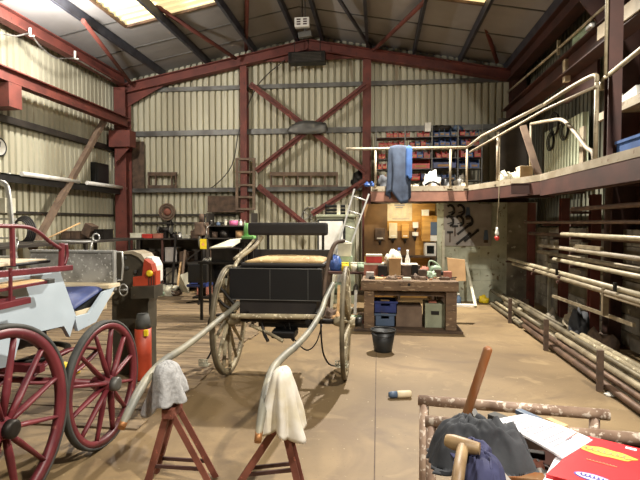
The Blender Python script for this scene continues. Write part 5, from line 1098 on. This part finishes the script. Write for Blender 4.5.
# coat, other garment over the rail
ct = at(399, 148, 9.36)
one('coat', drape((ct.x, 9.36, 0), (.19, .06), (.2, .11), ct.z + .05, at(399, 196, 9.3).z, 7, .7, amp=.34, hemvar=lambda t: .1 * math.sin(t * 2) - .12 * math.exp(-((t - 4.8) / .5) ** 2)), 'denim', 'long dark grey-blue coat hung over the mezzanine guard rail', 'coat', None, .012)
c2 = at(407, 148, 9.33)
one('blue_sleeve', drape((c2.x + .04, 9.29, 0), (.055, .03), (.06, .05), c2.z + .03, at(407, 178, 9.3).z, 3, 2.1, amp=.25), 'denim_bright', 'bright blue garment hung beside the dark coat on the rail', 'garment', None, .01)
# bags and tins on the deck near the front rail
Ye = 9.65
lump('grey_heap', R(378, 176, 390, 190, Ye, ZM), Ye, .3, 'charcoal', 'dark grey cloth heap on the mezzanine behind the coat', 'heap', amp=.4, seed=4)
lump('grey_heap', R(384, 181, 392, 190, Ye + .4, ZM), Ye + .4, .3, 'grime', 'brown cloth heap on the mezzanine left of the coat', 'heap', amp=.4, seed=6)
for a, b, m, lb in ((406, 412, 'cream', 'cream tin on the mezzanine edge right of the coat, first'), (413, 419, 'offwhite', 'off-white tin on the mezzanine edge right of the coat, second')): tin('paint_tin', R(a, 185, b, 191, Ye, ZM), Ye + .05, m, lb)
lump('white_sack', R(424, 173, 441, 191, Ye + .1, ZM), Ye + .05, .35, 'white', 'bulging white sack on the mezzanine deck below the rail', 'sack', amp=.45, seed=12)
g = G(); x, w, z_, h = R(425, 182, 440, 185, Ye, None); g.spline([(x - w / 2, Ye + .02, z_), (x, Ye - .03, z_ + .06), (x + w / 2, Ye + .02, z_)], .02, 8); one('dark_strap', g, 'black', 'dark strap across the white sack on the mezzanine', 'strap')
lump('dark_bag', R(442, 176, 457, 190, Ye + .5, ZM), Ye + .5, .4, 'black', 'black bag on the mezzanine right of the white sack', 'bag', amp=.35, seed=15)
lump('green_bundle', R(455, 176, 466, 190, Ye + .3, ZM), Ye + .2, .3, 'olive', 'olive bundle on the mezzanine by the corner post', 'bundle', amp=.5, seed=16)
tin('cream_tub', R(462, 184, 468, 191, Ye, ZM), Ye + .1, 'cream', 'cream tub on the mezzanine at the corner post', 'tub')
lump('blue_rag', R(364, 188, 375, 193, 9.42, ZM + .06), 9.42, .12, 'binblue', 'blue rag on the mezzanine corner at the ladder top', 'rag', amp=.4, seed=17)
for a, b, t_, m, lb in ((430, 452, 127, 'iron', 'dark bundle on top of the parts rack, mid way'), (452, 463, 128, 'greyblue', 'grey-blue bundle on top of the parts rack at right')):
    x, w, z_, h = R(a, t_, b, 134, YK + .15); lump('rack_bundle', (x, w, zs_r[0] + .13, h), YK + .05, .25, m, lb, 'bundle', amp=.4, seed=int(a))
# diagonal part of the deck
for (px, py, w, h, m, lb, s) in ((505, 184, .24, .24, 'offwhite', 'white crumpled bag on the angled mezzanine edge, left one', 3), (515, 181, .22, .25, 'offwhite', 'pale crumpled bag on the angled mezzanine edge, right one', 5), (488, 187, .16, .1, 'charcoal', 'dark rag on the angled mezzanine edge', 9)):
    p = fl(px, py, ZM); d_ = B_.lerp(C_, .5); x = at(px, py, 8.75).x; g = G(); yq = 8.75 if px > 495 else 9.2; x = at(px, py, yq).x; g.blob((x, yq, ZM), (w, .2, h), .5, 5, s); one('crumpled_bag', g, m, lb, 'bag')
carton('cream_carton', R(521, 159, 534, 178, 8.5, ZM), 8.55, .25, 'cream', 'cream carton standing on the angled mezzanine beside a leaning plank', 'box')
g = G(); p = at(541, 178, 8.0); p.z = ZM; q = at(523, 126, 8.4); g.bar(p, q, .1, .04, (0, 1, 0)); one('leaning_plank', g, 'strut', 'grey-brown plank leaning on the mezzanine beside the cream carton', 'plank')
g = G(); g.bx(2.42, 3.0, 10.2, 10.25, ZM, 3.75); one('dark_partition', g, 'girt_dark', 'dark upright panel at the far right corner of the mezzanine', 'panel')
# coils hung in front of the pale sheeting
for (px, py, r, lb) in ((556, 124, .17, 'dark coil of hose hung above the pale sheeting, left one'), (566, 130, .13, 'small dark coil of hose hung above the pale sheeting, right one'), (552, 142, .12, 'thin dark coil of hose hung low on the pale sheeting')):
    c = atx(px, py, 3.245); g = G()
    for k in range(3): g.tube([c + V((-.02 * k, math.cos(t) * (r + .02 * k), math.sin(t) * (r * 1.1 + .015 * k))) for t in [2 * PI * j / 20 for j in range(21)]], .011, 6, cap=False)
    one('hose_coil', g, 'hose', lb, 'coil')
g = G(); p = atx(562, 166, 2.75); g.blob((2.8, p.y, ZM), (.35, .9, .16), .4, 4, 31); one('dark_heap', g, 'charcoal', 'dark cloth heap on the walkway in front of the pale sheeting', 'heap')
g = G(); p = atx(587, 158, 2.7); g.blob((2.72, p.y, ZM), (.16, .2, .14), .4, 4, 33); one('white_bag', g, 'white', 'white crumpled bag on the walkway by the bent handrail', 'bag')
g = G(); p = atx(587, 146, 2.8); g.blob((2.8, p.y + .1, ZM + .14), (.14, .2, .26), .3, 4, 35); g.b.free()
g = G(); p, q = atx(583, 127, 3.0), atx(583, 166, 3.0); g.bx(2.98, 3.02, p.y - .07, p.y + .07, ZM, p.z); one('pinkish_board', g, 'tan_steel', 'pinkish upright board at the right edge of the pale sheeting', 'board')
# blue trays on the walkway near the viewer
for (a, b, z0, m, lb, hh_) in ((618, 700, 0, 'denim_bright', 'long blue plastic tray on the walkway right of the dark post', .22),):
    y0, y1 = atx(640, 150, 2.56).y - .4, atx(612, 150, 2.56).y - .1
    t = T('blue_tray', lb, 'tray', (2.72, (y0 + y1) / 2, ZM)); g = G(); k = .012
    g.bx(2.56, 2.9, y0, y1, ZM, ZM + k); g.bx(2.56, 2.56 + k, y0, y1, ZM, ZM + hh_); g.bx(2.9 - k, 2.9, y0, y1, ZM, ZM + hh_); g.bx(2.56, 2.9, y0, y0 + k, ZM, ZM + hh_); g.bx(2.56, 2.9, y1 - k, y1, ZM, ZM + hh_); g.done('body', m, t)
    g = G(); g.bx(2.545, 2.57, y0 - .01, y1 + .01, ZM + hh_ - .02, ZM + hh_ + .01); g.bx(2.89, 2.915, y0 - .01, y1 + .01, ZM + hh_ - .02, ZM + hh_ + .01); g.done('rim', m, t)
    g = G(); g.grid(lambda u, v: V((2.58 + .3 * u, y0 + .03 + (y1 - y0 - .06) * v, ZM + .18 + .05 * fbm((u * 3, v * 8, 2)) + .03)), 12, 40); one('blue_sheet', g, 'blue', 'crumpled blue plastic sheet lying in the long blue tray', 'sheet', None, .006)
g = G(); p = atx(616, 131, 3.4); g.bx(3.39, 3.43, p.y - .22, p.y + .22, p.z - .18, p.z + .12); one('cream_notice', g, 'cream', 'small cream square board above the blue tray', 'board')
# on the upper shelf
p = atx(629, 84, 2.98); 
wbx = T('white_case', 'white sloping plastic case on the upper right shelf', 'case', (3.05, p.y, 3.065))
g = G(); g.prism([V((2.96, p.y - .24, 3.07)), V((2.96, p.y + .3, 3.07)), V((2.96, p.y + .22, 3.16)), V((2.96, p.y - .2, 3.22))], (.22, 0, 0)); g.done('body', 'white', wbx)
g = G(); g.bx(2.95, 3.19, p.y - .26, p.y + .32, 3.062, 3.085); g.done('base', 'offwhite', wbx)
for i, (px, lb) in enumerate(((614.5, 'small white bottle on the upper right shelf, nearest the post'), (618, 'small white bottle on the upper right shelf, middle of three'), (621.5, 'small white bottle on the upper right shelf, beside the case'))):
    q = atx(px, 93, 2.99); bottle('small_bottle', (2.99, .07, 3.061, .16), q.y, 'white', lb)
for (px, py0, py1, lb) in ((615.5, 32, 55, 'thin pale upright rod above the upper right shelf, left one'), (627.5, 22, 49, 'thin pale upright rod above the upper right shelf, right one')):
    p, q = atx(px, py0, 3.45), atx(px, py1, 3.45); g = G(); g.tube([p, q], .015, 6); one('upright_rod', g, 'pipe_white', lb, 'rod')
# hanging inspection lamp on a flex
p = at(497, 134, 8.45); q = at(497, 228, 8.45); 
hl = T('hanging_lamp', 'white and red lamp hanging on a flex below the mezzanine edge', 'lamp', at(497, 240, 8.45))
g = G(); g.spline([at(500, 134, 8.45), at(499.5, 160, 8.4), at(499, 195, 8.35), at(498, 215, 8.4), q], .008, 6); g.done('flex', 'pipe', hl)
g = G(); g.rev([(.018, .1), (.02, .06), (.035, 0), (.03, -.04)], at(497, 233, 8.45), n=14); g.done('holder', 'white', hl)
g = G(); g.rev([(.03, 0), (.045, -.03), (.03, -.07), (.01, -.08)], at(497, 236, 8.45), n=14); g.done('guard', 'red', hl)
# ================================================================== RIGHT: pipe rack and floor stack
pr = T('pipe_rack', 'rust brown steel rack carrying long pipes under the walkway', 'rack', (2.85, 6, 0))
ys = [atx(556, 300, 2.75).y, atx(585, 320, 2.75).y, 9.4, 4.4, 3.4]
for y in ys: g = G(); g.ibeam((2.85, y, 0), (2.85, y, 2.0), .12, .1, .012, (0, 1, 0)); g.done('upright', 'oxide', pr)
arms = []
def lp(name, a, b, X, r, m, label, Y1=None, grp='long pipes on the rack'):
    p, q = atx(*a, X), atx(*b, X); z = (p.z + q.z) / 2; y1 = p.y; y0 = max(2.2, q.y - 1.2)
    g = G(); g.rev([(r, 0), (r, y1 - y0), (r * .75, y1 - y0), (r * .75, y1 - y0 - .06)], (X, y0, z), (0, 1, 0), 12)
    for y in ys:
        if y0 < y < y1 + .1 and not any(abs(y - ay) < .01 and 0 <= z - r - az < .09 for ay, az in arms): arms.append((y, z - r)); h = G(); h.bx(X - .06, 2.8, y - .02, y + .02, z - r - .035, z - r - .001); h.done('arm', 'oxide_dark', pr)
    return one(name, g, m, label, 'pipe')
lp('long_pipe', (509, 260), (640, 293), 2.46, .03, 'pipe_white', 'long pale pipe at the front of the rack, upper of the two nearest')
lp('long_pipe', (513, 265), (640, 300), 2.44, .03, 'pipe', 'long tan pipe at the front of the rack, just below the pale one')
lp('long_pipe', (554, 259), (640, 277), 2.6, .028, 'pipe_white', 'pale pipe on the second level of the rack')
lp('long_pipe', (538, 250), (640, 272), 2.7, .03, 'pipe', 'tan pipe just above the pale one on the second level')
lp('long_pipe', (540, 244), (640, 261), 2.6, .028, 'tan_steel', 'reddish tan pipe on the third level of the rack')
lp('long_pipe', (562, 234.5), (640, 238), 2.6, .028, 'pipe_white', 'cream pipe on the fourth level of the rack')
lp('long_pipe', (530, 232), (640, 243), 2.75, .03, 'pipe_rust', 'brown pipe behind the cream one on the fourth level')
lp('long_pipe', (525, 222), (640, 222.5), 2.6, .022, 'pipe_rust', 'thin brown bar on the rack at eye level')
lp('long_pipe', (572, 210), (640, 203.5), 2.6, .028, 'pipe_rust', 'brown bar on the topmost level of the rack')
lp('long_pipe', (602, 293), (640, 305), 2.44, .024, 'tan_steel', 'pinkish tan short pipe below the two front ones')
g = G(); p, q = atx(552, 245, 2.5), atx(578, 249, 2.5); g.bar(atx(575, 246, 2.6), atx(602, 249, 2.6), .04, .045); one('square_tube', g, 'pipe', 'short pale square tube lying on the third level of the rack', 'tube')
g = G(); g.bx(2.41, 2.47, atx(604, 298, 2.43).y - .02, atx(604, 298, 2.43).y + .02, .62, .92); one('hanging_bracket', g, 'pipe', 'short tan bracket hanging from the two front pipes', 'bracket')
for px, lb in ((559, 'small dark clip on the two front pipes, farther one'), (618, 'small dark clip on the two front pipes, nearer one')):
    p = atx(px, 272 + (px - 559) * .255, 2.44); g = G(); g.box(p + V((-.03, 0, .0)), (.03, .03, .09), None, .005); one('pipe_clip', g, 'iron', lb, 'clip')
g = G(); p, q = atx(553, 296, 2.5), atx(634, 325, 2.5); g.bar(p, q, .03, .04); one('leaning_bar', g, 'pipe', 'flat tan bar slanting along the rack above the floor stack', 'bar')
# timber and white posts beneath the rack
for px, X, m, lb, zt in ((531, 3.0, 'offwhite', 'thin white upright at the far end of the pipe rack', 1.0), (549, 3.05, 'offwhite', 'thin pale upright behind the first rack post', .9)):
    y = atx(px, 290, X).y; g = G(); g.bx(X - .02, X + .02, y - .02, y + .02, 0, zt); one('white_upright', g, m, lb, 'post')
for i, (px, py, w, h, m, lb) in enumerate(((600, 318, .3, .45, 'charcoal', 'dark sack under the pipe rack between the two posts'), (592, 322, .2, .35, 'pipe', 'pale tan sack under the pipe rack beside the second post'), (570, 320, .35, .25, 'block_raw', 'dusty grey heap under the pipe rack behind the floor pipes'), (625, 350, .5, .3, 'grime', 'brown heap of scrap behind the near end of the floor pipes'), (540, 300, .4, .2, 'grime', 'brown heap of scrap behind the far end of the floor pipes'))):
    p = atx(px, py, 2.95); g = G(); g.blob((2.69, p.y, 0), (min(.19, w), w * 1.5, h), .5, 4.5, i + 40); one('scrap_heap', g, m, lb, 'heap')
# floor stack of pipes with stakes
rn = random.Random(21)
spec = []
for lay, (z, xs) in enumerate(((.05, (2.2, 2.27, 2.34, 2.41, 2.48, 2.55)), (.115, (2.235, 2.305, 2.375, 2.445, 2.515)), (.18, (2.27, 2.34, 2.41, 2.48)), (.245, (2.31, 2.38, 2.45)))):
    for x in xs: spec.append((x, z, rn.uniform(2.2, 3.4), rn.uniform(8.2, 10.3)))
for i, (x, z, y0, y1) in enumerate(spec):
    brk = rn.uniform(5.9, 6.9) if i % 3 else rn.uniform(7.4, 8.2)
    for (ya, yb) in ((y0, brk), (brk + rn.uniform(.1, .5), y1 if y1 > brk + 1.2 else brk + 1.6)):
        mm = ['pipe', 'tyre_wood', 'stripped', 'pipe', 'stripped', 'tyre_wood', 'pipe_rust'][rn.randrange(7)]
        k = rn.choice((.033, .033, .03, .026)); L_ = yb - ya; g = G(); g.rev([(k, 0), (k, L_), (k * .75, L_), (k * .75, L_ - .06), (.001, L_ - .06)], (x + rn.uniform(-.012, .012), ya, z + rn.uniform(-.004, .004)), (rn.uniform(-.006, .006), 1, rn.uniform(-.002, .004)), 12)
        one('scaffold_pipe', g, mm, 'long weathered pipe in the low stack on the floor along the right wall', 'pipe', 'pipes in the floor stack')
for y, lb in ((atx(511, 300, 2.14).y, 'rusty stake holding the floor pipe stack, the farthest'), (atx(547, 340, 2.14).y, 'rusty stake holding the floor pipe stack, the middle one'), (atx(601, 385, 2.14).y, 'rusty stake holding the floor pipe stack, the nearest')):
    g = G(); g.bx(2.1, 2.155, y - .02, y + .02, 0, .4, .004); one('stake', g, 'grime', lb, 'stake')
p = fl(617, 396); g = G(); g.blob((p.x - .06, p.y, 0), (.1, .08, .03), .3, 4, 3); one('white_scrap', g, 'white', 'small white scrap on the floor at the foot of the pipe stack', 'scrap')
# ================================================================== FLOOR BOTTLE
p = fl(399, 398); t = T('spray_can', 'cream can with grey cap lying on the concrete floor', 'can', (p.x, p.y, 0))
d = V((.95, .22, 0)).normalized(); c = V((p.x, p.y, .034))
g = G(); g.rev([(.03, -.02), (.034, -.01), (.034, .1), (.028, .115)], c, d, 18); g.done('body', 'cream', t)
g = G(); g.rev([(.03, 0), (.03, -.05), (.024, -.075), (.012, -.08)], c - d * .02, d, 16); g.done('cap', 'greyblue', t)
# ================================================================== FOREGROUND PIPE TRESTLE
pt = T('pipe_trestle', 'paint-splashed pipe trestle heaped with tools and papers, nearest the viewer', 'trestle', (.95, 2.2, 0))
ZP = .78
a = fl(418, 400, ZP); b = fl(609, 415, ZP); c_ = fl(425, 421, ZP); d_ = fl(652, 440, ZP)
rp_ = .024
for p, q in ((a, b), (c_, d_)):
    g = G(); g.tube([p, q], rp_, 16); r_ = g.done('top_pipe', 'splat', pt)
for top, m in ((a.lerp(b, .035), 'splat'), (c_.lerp(d_, .03), 'splat'), (a.lerp(b, .93), 'splat'), (c_.lerp(d_, .86), 'splat')):
    g = G(); g.tube([top - V((0, 0, .01)), V((top.x, top.y, 0))], .022, 14); g.done('leg', m, pt)
for k in (.035, .92): g = G(); p, q = a.lerp(b, k), c_.lerp(d_, k); g.tube([V((p.x, p.y, .3)), V((q.x, q.y, .3))], .016, 10); g.done('stretcher', 'pipe_rust', pt)
# wooden tray resting across the pipes and out toward the viewer on its own legs
zt = ZP - .07; ty0, ty1 = 1.5, c_.y - .04; tx0, tx1 = .36, 1.2
tr = T('tool_tray', 'shallow wooden tray of tools hooked before the pipe trestle', 'tray', ((tx0 + tx1) / 2, (ty0 + ty1) / 2, zt))
g = G(); g.bx(tx0, tx1, ty0, ty1, zt - .02, zt); g.done('base', 'oxide_dark', tr)
for (x0, x1, y0, y1) in ((tx0, tx1, ty0, ty0 + .02), (tx0, tx1, ty1 - .02, ty1), (tx0, tx0 + .02, ty0, ty1), (tx1 - .02, tx1, ty0, ty1)): g = G(); g.bx(x0, x1, y0, y1, zt, zt + .05); g.done('side', 'bench_dark', tr)
for x in (tx0 + .05, tx1 - .05): g = G(); g.bx(x - .02, x + .02, ty0 + .05, ty0 + .09, 0, zt - .02); g.done('leg', 'bench_dark', tr); g = G(); g.bx(x - .012, x + .012, ty1 - .03, ty1 + .1, ZP + .024, ZP + .04); g.bx(x - .012, x + .012, ty1 - .02, ty1, zt + .04, ZP + .03); g.done('hook', 'iron', tr)
# jacket
def fld(px, py, z): return fl(px, py, z)
jc = [fld(438, 440, .8), fld(490, 424, .83), fld(530, 436, .82), fld(500, 480, .78), fld(445, 480, .7)]
def jack(x0, x1, y0, y1, zb, hgt, seed, nu=90, nv=80):
    def fn(u, v):
        uu, vv = u * 2 - 1, v * 2 - 1; r = (abs(uu) ** 2.6 + abs(vv) ** 2.6) ** (1 / 2.6)
        e = max(0, 1 - r ** 4); x = x0 + (x1 - x0) * u + .02 * noise.noise(V((u * 5, v * 5, seed))); y = y0 + (y1 - y0) * v + .02 * noise.noise(V((u * 5, v * 5, seed + 9)))
        w = noise.noise(V((u * 2.2, v * 2.2, seed + 5)))
        f = 1 - abs(noise.noise(V((u * 4.2 + v * 2.4 + w, v * 2.4 - u, seed)))) * 1.5; f2 = 1 - abs(noise.noise(V((u * 9 + w * 2, v * 8 - u * 3, seed + 4)))) * 1.6
        return V((x, y, zb + e * (hgt * (.45 + .38 * f + .17 * f2)) - (1 - e) * .03))
    g = G(); g.grid(fn, nu, nv); return g
g = jack(fl(430, 445, .84).x, fl(532, 440, .86).x, ty0 + .12, fl(480, 420, .9).y, zt + .1, .14, 3)
one('work_jacket', g, 'charcoal', 'crumpled charcoal jacket heaped on the pipe trestle under the wooden handles', 'jacket', None, .008)
g = jack(fl(463, 470, .92).x, fl(507, 470, .92).x, fl(480, 489, .9).y, fl(500, 436, .92).y, zt + .17, .07, 8, 60, 60)
one('navy_sleeve', g, 'navy', 'navy blue cloth sleeve folded over the charcoal jacket', 'garment', None, .006)
# wooden T handle (spade grip) and stick
tg_ = T('spade_handle', 'pale wooden T-shaped handle lying across the charcoal jacket', 'handle', fl(462, 452, .95))
zz = .96
g = G(); g.spline([fl(446, 440, zz), fl(453, 442, zz), fl(466, 446, zz), fl(480, 449, zz)], [.017, .022, .022, .017], 16); g.done('grip', 'handle_pale', tg_)
g = G(); g.tube([fl(463, 446, zz), fl(459, 470, zz - .02), fl(455, 500, zz - .05)], .017, 14); g.done('shaft', 'handle_pale', tg_)
p = at(488, 349, 1.95); q = at(461, 431, 2.02); r__ = (q - p)
g = G(); e = p + r__ * 1.22; g.tube([p - r__.normalized() * .008, p, q, e], [.012, .0175, .018, .018], 16); one('broom_handle', g, 'handle', 'varnished wooden stick standing up at an angle out of the jacket', 'stick')
# glove / dark roll beside the jacket
g = G(); c = fl(491, 474, .86); g.rev([(.028, -.05), (.034, -.03), (.036, .05), (.03, .07)], c, (.3, -.6, -.25), 18); one('grey_tube', g, 'board', 'short grey tube lying under the navy sleeve', 'tube')
# tools in the tray
zi = zt + .002
for (px0, py0, px1, py1, w, m, nme, lb, cat) in ((508, 470, 530, 474, .045, 'pine', 'wood_offcut', 'pale wooden offcut in the tray under the papers', 'offcut'), (505, 476, 545, 480, .05, 'handle', 'wood_offcut', 'orange-brown wooden strip in the tray under the papers', 'offcut'), (520, 452, 545, 456, .03, 'iron', 'steel_file', 'dark steel file in the tray under the booklet', 'file'), (512, 462, 540, 464, .03, 'iron', 'steel_file', 'dark steel bar in the tray beside the offcuts', 'file')):
    z = zi + .03 + (.03 if 'strip' in lb else 0); p, q = fl(px0, py0, z), fl(px1, py1, z); g = G(); g.bar(p, q, w, .025, bev=.004); one(nme, g, m, lb, cat)
p = fl(535, 468, zi + .04); g = G(); g.blob((p.x, p.y, zi), (.09, .07, .06), .5, 6, 44); one('orange_rag', g, 'tilered', 'orange and white rag in the tray beside the red pack', 'rag')
p = fl(540, 476, zi + .03); g = G(); g.blob((p.x, p.y - .05, zi), (.08, .07, .07), .5, 6, 45); one('pale_rag', g, 'board', 'grey rag in the tray beside the red pack', 'rag')
# bits lying over the pipes behind the papers
for (p0_, p1_, w, h, m, nme, lb, cat) in (((491, 416), (512, 424), .05, .03, 'rubber', 'steel_block', 'dark grey block lying over the pipes behind the booklet', 'block'), ((518, 411), (540, 421), .035, .02, 'greyblue', 'teal_strip', 'blue-grey strip lying over the pipes behind the booklet', 'strip'), ((548, 420), (566, 428), .03, .02, 'pine', 'wood_offcut', 'small wooden offcut lying over the pipes behind the booklet', 'offcut'), ((590, 452), (640, 462), .05, .03, 'board', 'grey_strip', 'grey strip under the red pack on the near pipe', 'strip')):
    z = ZP + rp_ + h / 2; g = G(); g.bar(fl(*p0_, z), fl(*p1_, z), w, h, bev=.004); one(nme, g, m, lb, cat)
# booklet of white paper
zb_ = ZP + .075
bk0 = [fl(491, 420, zb_ + .01), fl(524, 414, zb_ + .01), fl(590, 438, zb_), fl(560, 456, zb_)]
bo = T('booklet', 'white printed booklet lying open-faced on the trestle beside the red pack', 'booklet', (bk0[0] + bk0[2]) / 2)
def quad(P, u, v): return (P[0].lerp(P[1], u)).lerp(P[3].lerp(P[2], u), v)
def sheet(P, dz, cur=.012):
    g = G(); g.grid(lambda u, v: quad(P, u, v) + V((0, 0, dz + cur * math.sin(PI * v) * .6)), 8, 14); return g
sheet(bk0, 0).done('top_page', 'paper', bo, .001)
sheet([p + V((.006, -.006, 0)) for p in bk0], -.006).done('lower_pages', 'paper', bo, .006)
g = G(); rn = random.Random(4)
for j in range(11):
    v = .12 + .075 * j; u0 = .12; u1 = rn.uniform(.5, .9)
    if j in (3, 7): continue
    P = [quad(bk0, u0 + (u1 - u0) * k / 4, v) + V((0, 0, .0045 + .012 * math.sin(PI * v) * .6)) for k in range(5)]
    g.tube(P, .0016, 4)
g.done('print_line', 'ink', bo)
g = G(); P = [quad(bk0, .55 + .4 * k / 4, .86 - .02 * k / 4) + V((0, 0, .004 + .012 * math.sin(PI * .86) * .6)) for k in range(5)]; g.tube(P, .0022, 4); g.done('print_line', 'inkred', bo)
# red pack with yellow printing
zr_ = ZP + .07
pk = [fl(588, 436, zr_), fl(655, 452, zr_), fl(642, 500, zr_), fl(546, 474, zr_)]
rp = T('red_pack', 'glossy red packet with yellow lettering at the bottom right corner', 'packet', (pk[0] + pk[2]) / 2)
g = G(); g.prism([p - V((0, 0, .03)) for p in pk], (0, 0, .03)); g.done('card', 'packred', rp)
wp = [fl(558, 452, zr_ - .012), pk[0] + V((0, 0, -.012)), pk[3] + V((.01, -.02, -.012)), fl(540, 486, zr_ - .012)]
g = G(); g.prism([p - V((0, 0, .02)) for p in wp], (0, 0, .02)); g.done('white_sleeve', 'paper', rp)
UX = (pk[1] - pk[0]).normalized(); UY = (pk[0] - pk[3]).normalized(); UZ = UX.cross(UY).normalized(); UY = UZ.cross(UX)
Rm = Matrix((UX, UY, UZ)).transposed()
def ell(c, rx, ry, dz, n=28, wob=0.):
    g = G(); g.prism([c + UX * math.cos(t) * rx * (1 + wob * math.sin(5 * t)) + UY * math.sin(t) * ry * (1 + wob * math.cos(7 * t)) + UZ * dz for t in [2 * PI * k / n for k in range(n)]], UZ * .0006); return g
def script(c, L, hgt, n, r, dz, seed):
    rn = random.Random(seed); g = G(); pts = []
    for i in range(n * 6 + 1):
        s = i / (n * 6); pts.append(c + UX * ((s - .5) * L + .25 * hgt * math.cos(2 * PI * s * n)) + UY * (hgt * .5 * math.sin(2 * PI * s * n) * (.6 + .5 * rn.random())) + UZ * dz)
    g.spline(pts, r, 5, 2); return g
c1 = fl(606, 453, zr_); ell(c1, .085, .032, .0006, 40, .1).done('yellow_blaze', 'packyellow', rp)
script(c1, .13, .026, 7, .002, .0016, 1).done('lettering', 'packpeach', rp)
c2 = fl(601, 463, zr_); script(c2, .085, .006, 9, .0013, .001, 2).done('lettering', 'packpeach', rp)
c3 = fl(593, 478, zr_); ell(c3, .052, .024, .0006).done('oval_badge', 'packviolet', rp); ell(c3, .047, .019, .0013).done('oval_field', 'packlilac', rp)
script(c3, .07, .016, 6, .0018, .0024, 3).done('lettering', 'packviolet', rp)
cc = fl(631, 449, zr_); g = G(); g.prism([cc + UX * x + UY * y + UZ * .0006 for x, y in ((-.016, -.008), (.016, -.008), (.016, .008), (-.016, .008))], UZ * .0008); g.done('white_stamp', 'paper', rp)
# ================================================================== LIGHT
def spot(name, loc, tgt, e, ang, col, r=.12, blend=.6):
    l = bpy.data.lights.new(name, 'SPOT'); l.energy = e; l.spot_size = math.radians(ang); l.spot_blend = blend; l.color = col; l.shadow_soft_size = r
    o = bpy.data.objects.new(name, l); C.objects.link(o); o.location = V(loc); o.rotation_euler = (V(tgt) - V(loc)).to_track_quat('-Z', 'Y').to_euler(); return o
def area(name, loc, tgt, e, sx, sy, col):
    l = bpy.data.lights.new(name, 'AREA'); l.energy = e; l.shape = 'RECTANGLE'; l.size = sx; l.size_y = sy; l.color = col
    o = bpy.data.objects.new(name, l); C.objects.link(o); o.location = V(loc); o.rotation_euler = (V(tgt) - V(loc)).to_track_quat('-Z', 'Y').to_euler(); return o
def pt_(name, loc, e, col, r=.1):
    l = bpy.data.lights.new(name, 'POINT'); l.energy = e; l.color = col; l.shadow_soft_size = r
    o = bpy.data.objects.new(name, l); C.objects.link(o); o.location = V(loc); return o
WARM = (1, .93, .82)
spot('lamp_right', (.78, 8.7, 5.45), (-.6, 6.6, 0), 3000, 130, WARM, .07, .5)
pt_('lamp_left', (-5.2, 7.3, 4.9), 480, (1, .95, .9), .12)
spot('lamp_near', (2.4, 1.0, 5.3), (-1.6, 6.0, .6), 1750, 108, WARM, .1, .6)
spot('lamp_rear', (-.8, -1.8, 4.8), (-.5, 1.9, 0), 750, 74, WARM, .25, .8)
area('lamp_alcove', (.45, 10.0, 1.98), (.5, 10.56, 1.2), 9, .9, .08, (1, .84, .54))
w = bpy.data.worlds.new('World'); bpy.context.scene.world = w; w.use_nodes = True
w.node_tree.nodes['Background'].inputs['Color'].default_value = (.75, .82, 1, 1); w.node_tree.nodes['Background'].inputs['Strength'].default_value = .6
# ================================================================== CAMERA
cam = bpy.data.cameras.new('Camera'); cam.sensor_width = 36; cam.lens = 36 * F / 640; cam.clip_start = .05
co = bpy.data.objects.new('Camera', cam); C.objects.link(co); co.location = (0, 0, H)
co.rotation_euler = Matrix((rt, up, -fw)).transposed().to_euler()
sc = bpy.context.scene; sc.camera = co
sc.view_settings.view_transform = 'Standard'; sc.view_settings.look = 'None'; sc.view_settings.gamma = 1; sc.view_settings.exposure = 0.0
sc.view_settings.use_curve_mapping = False
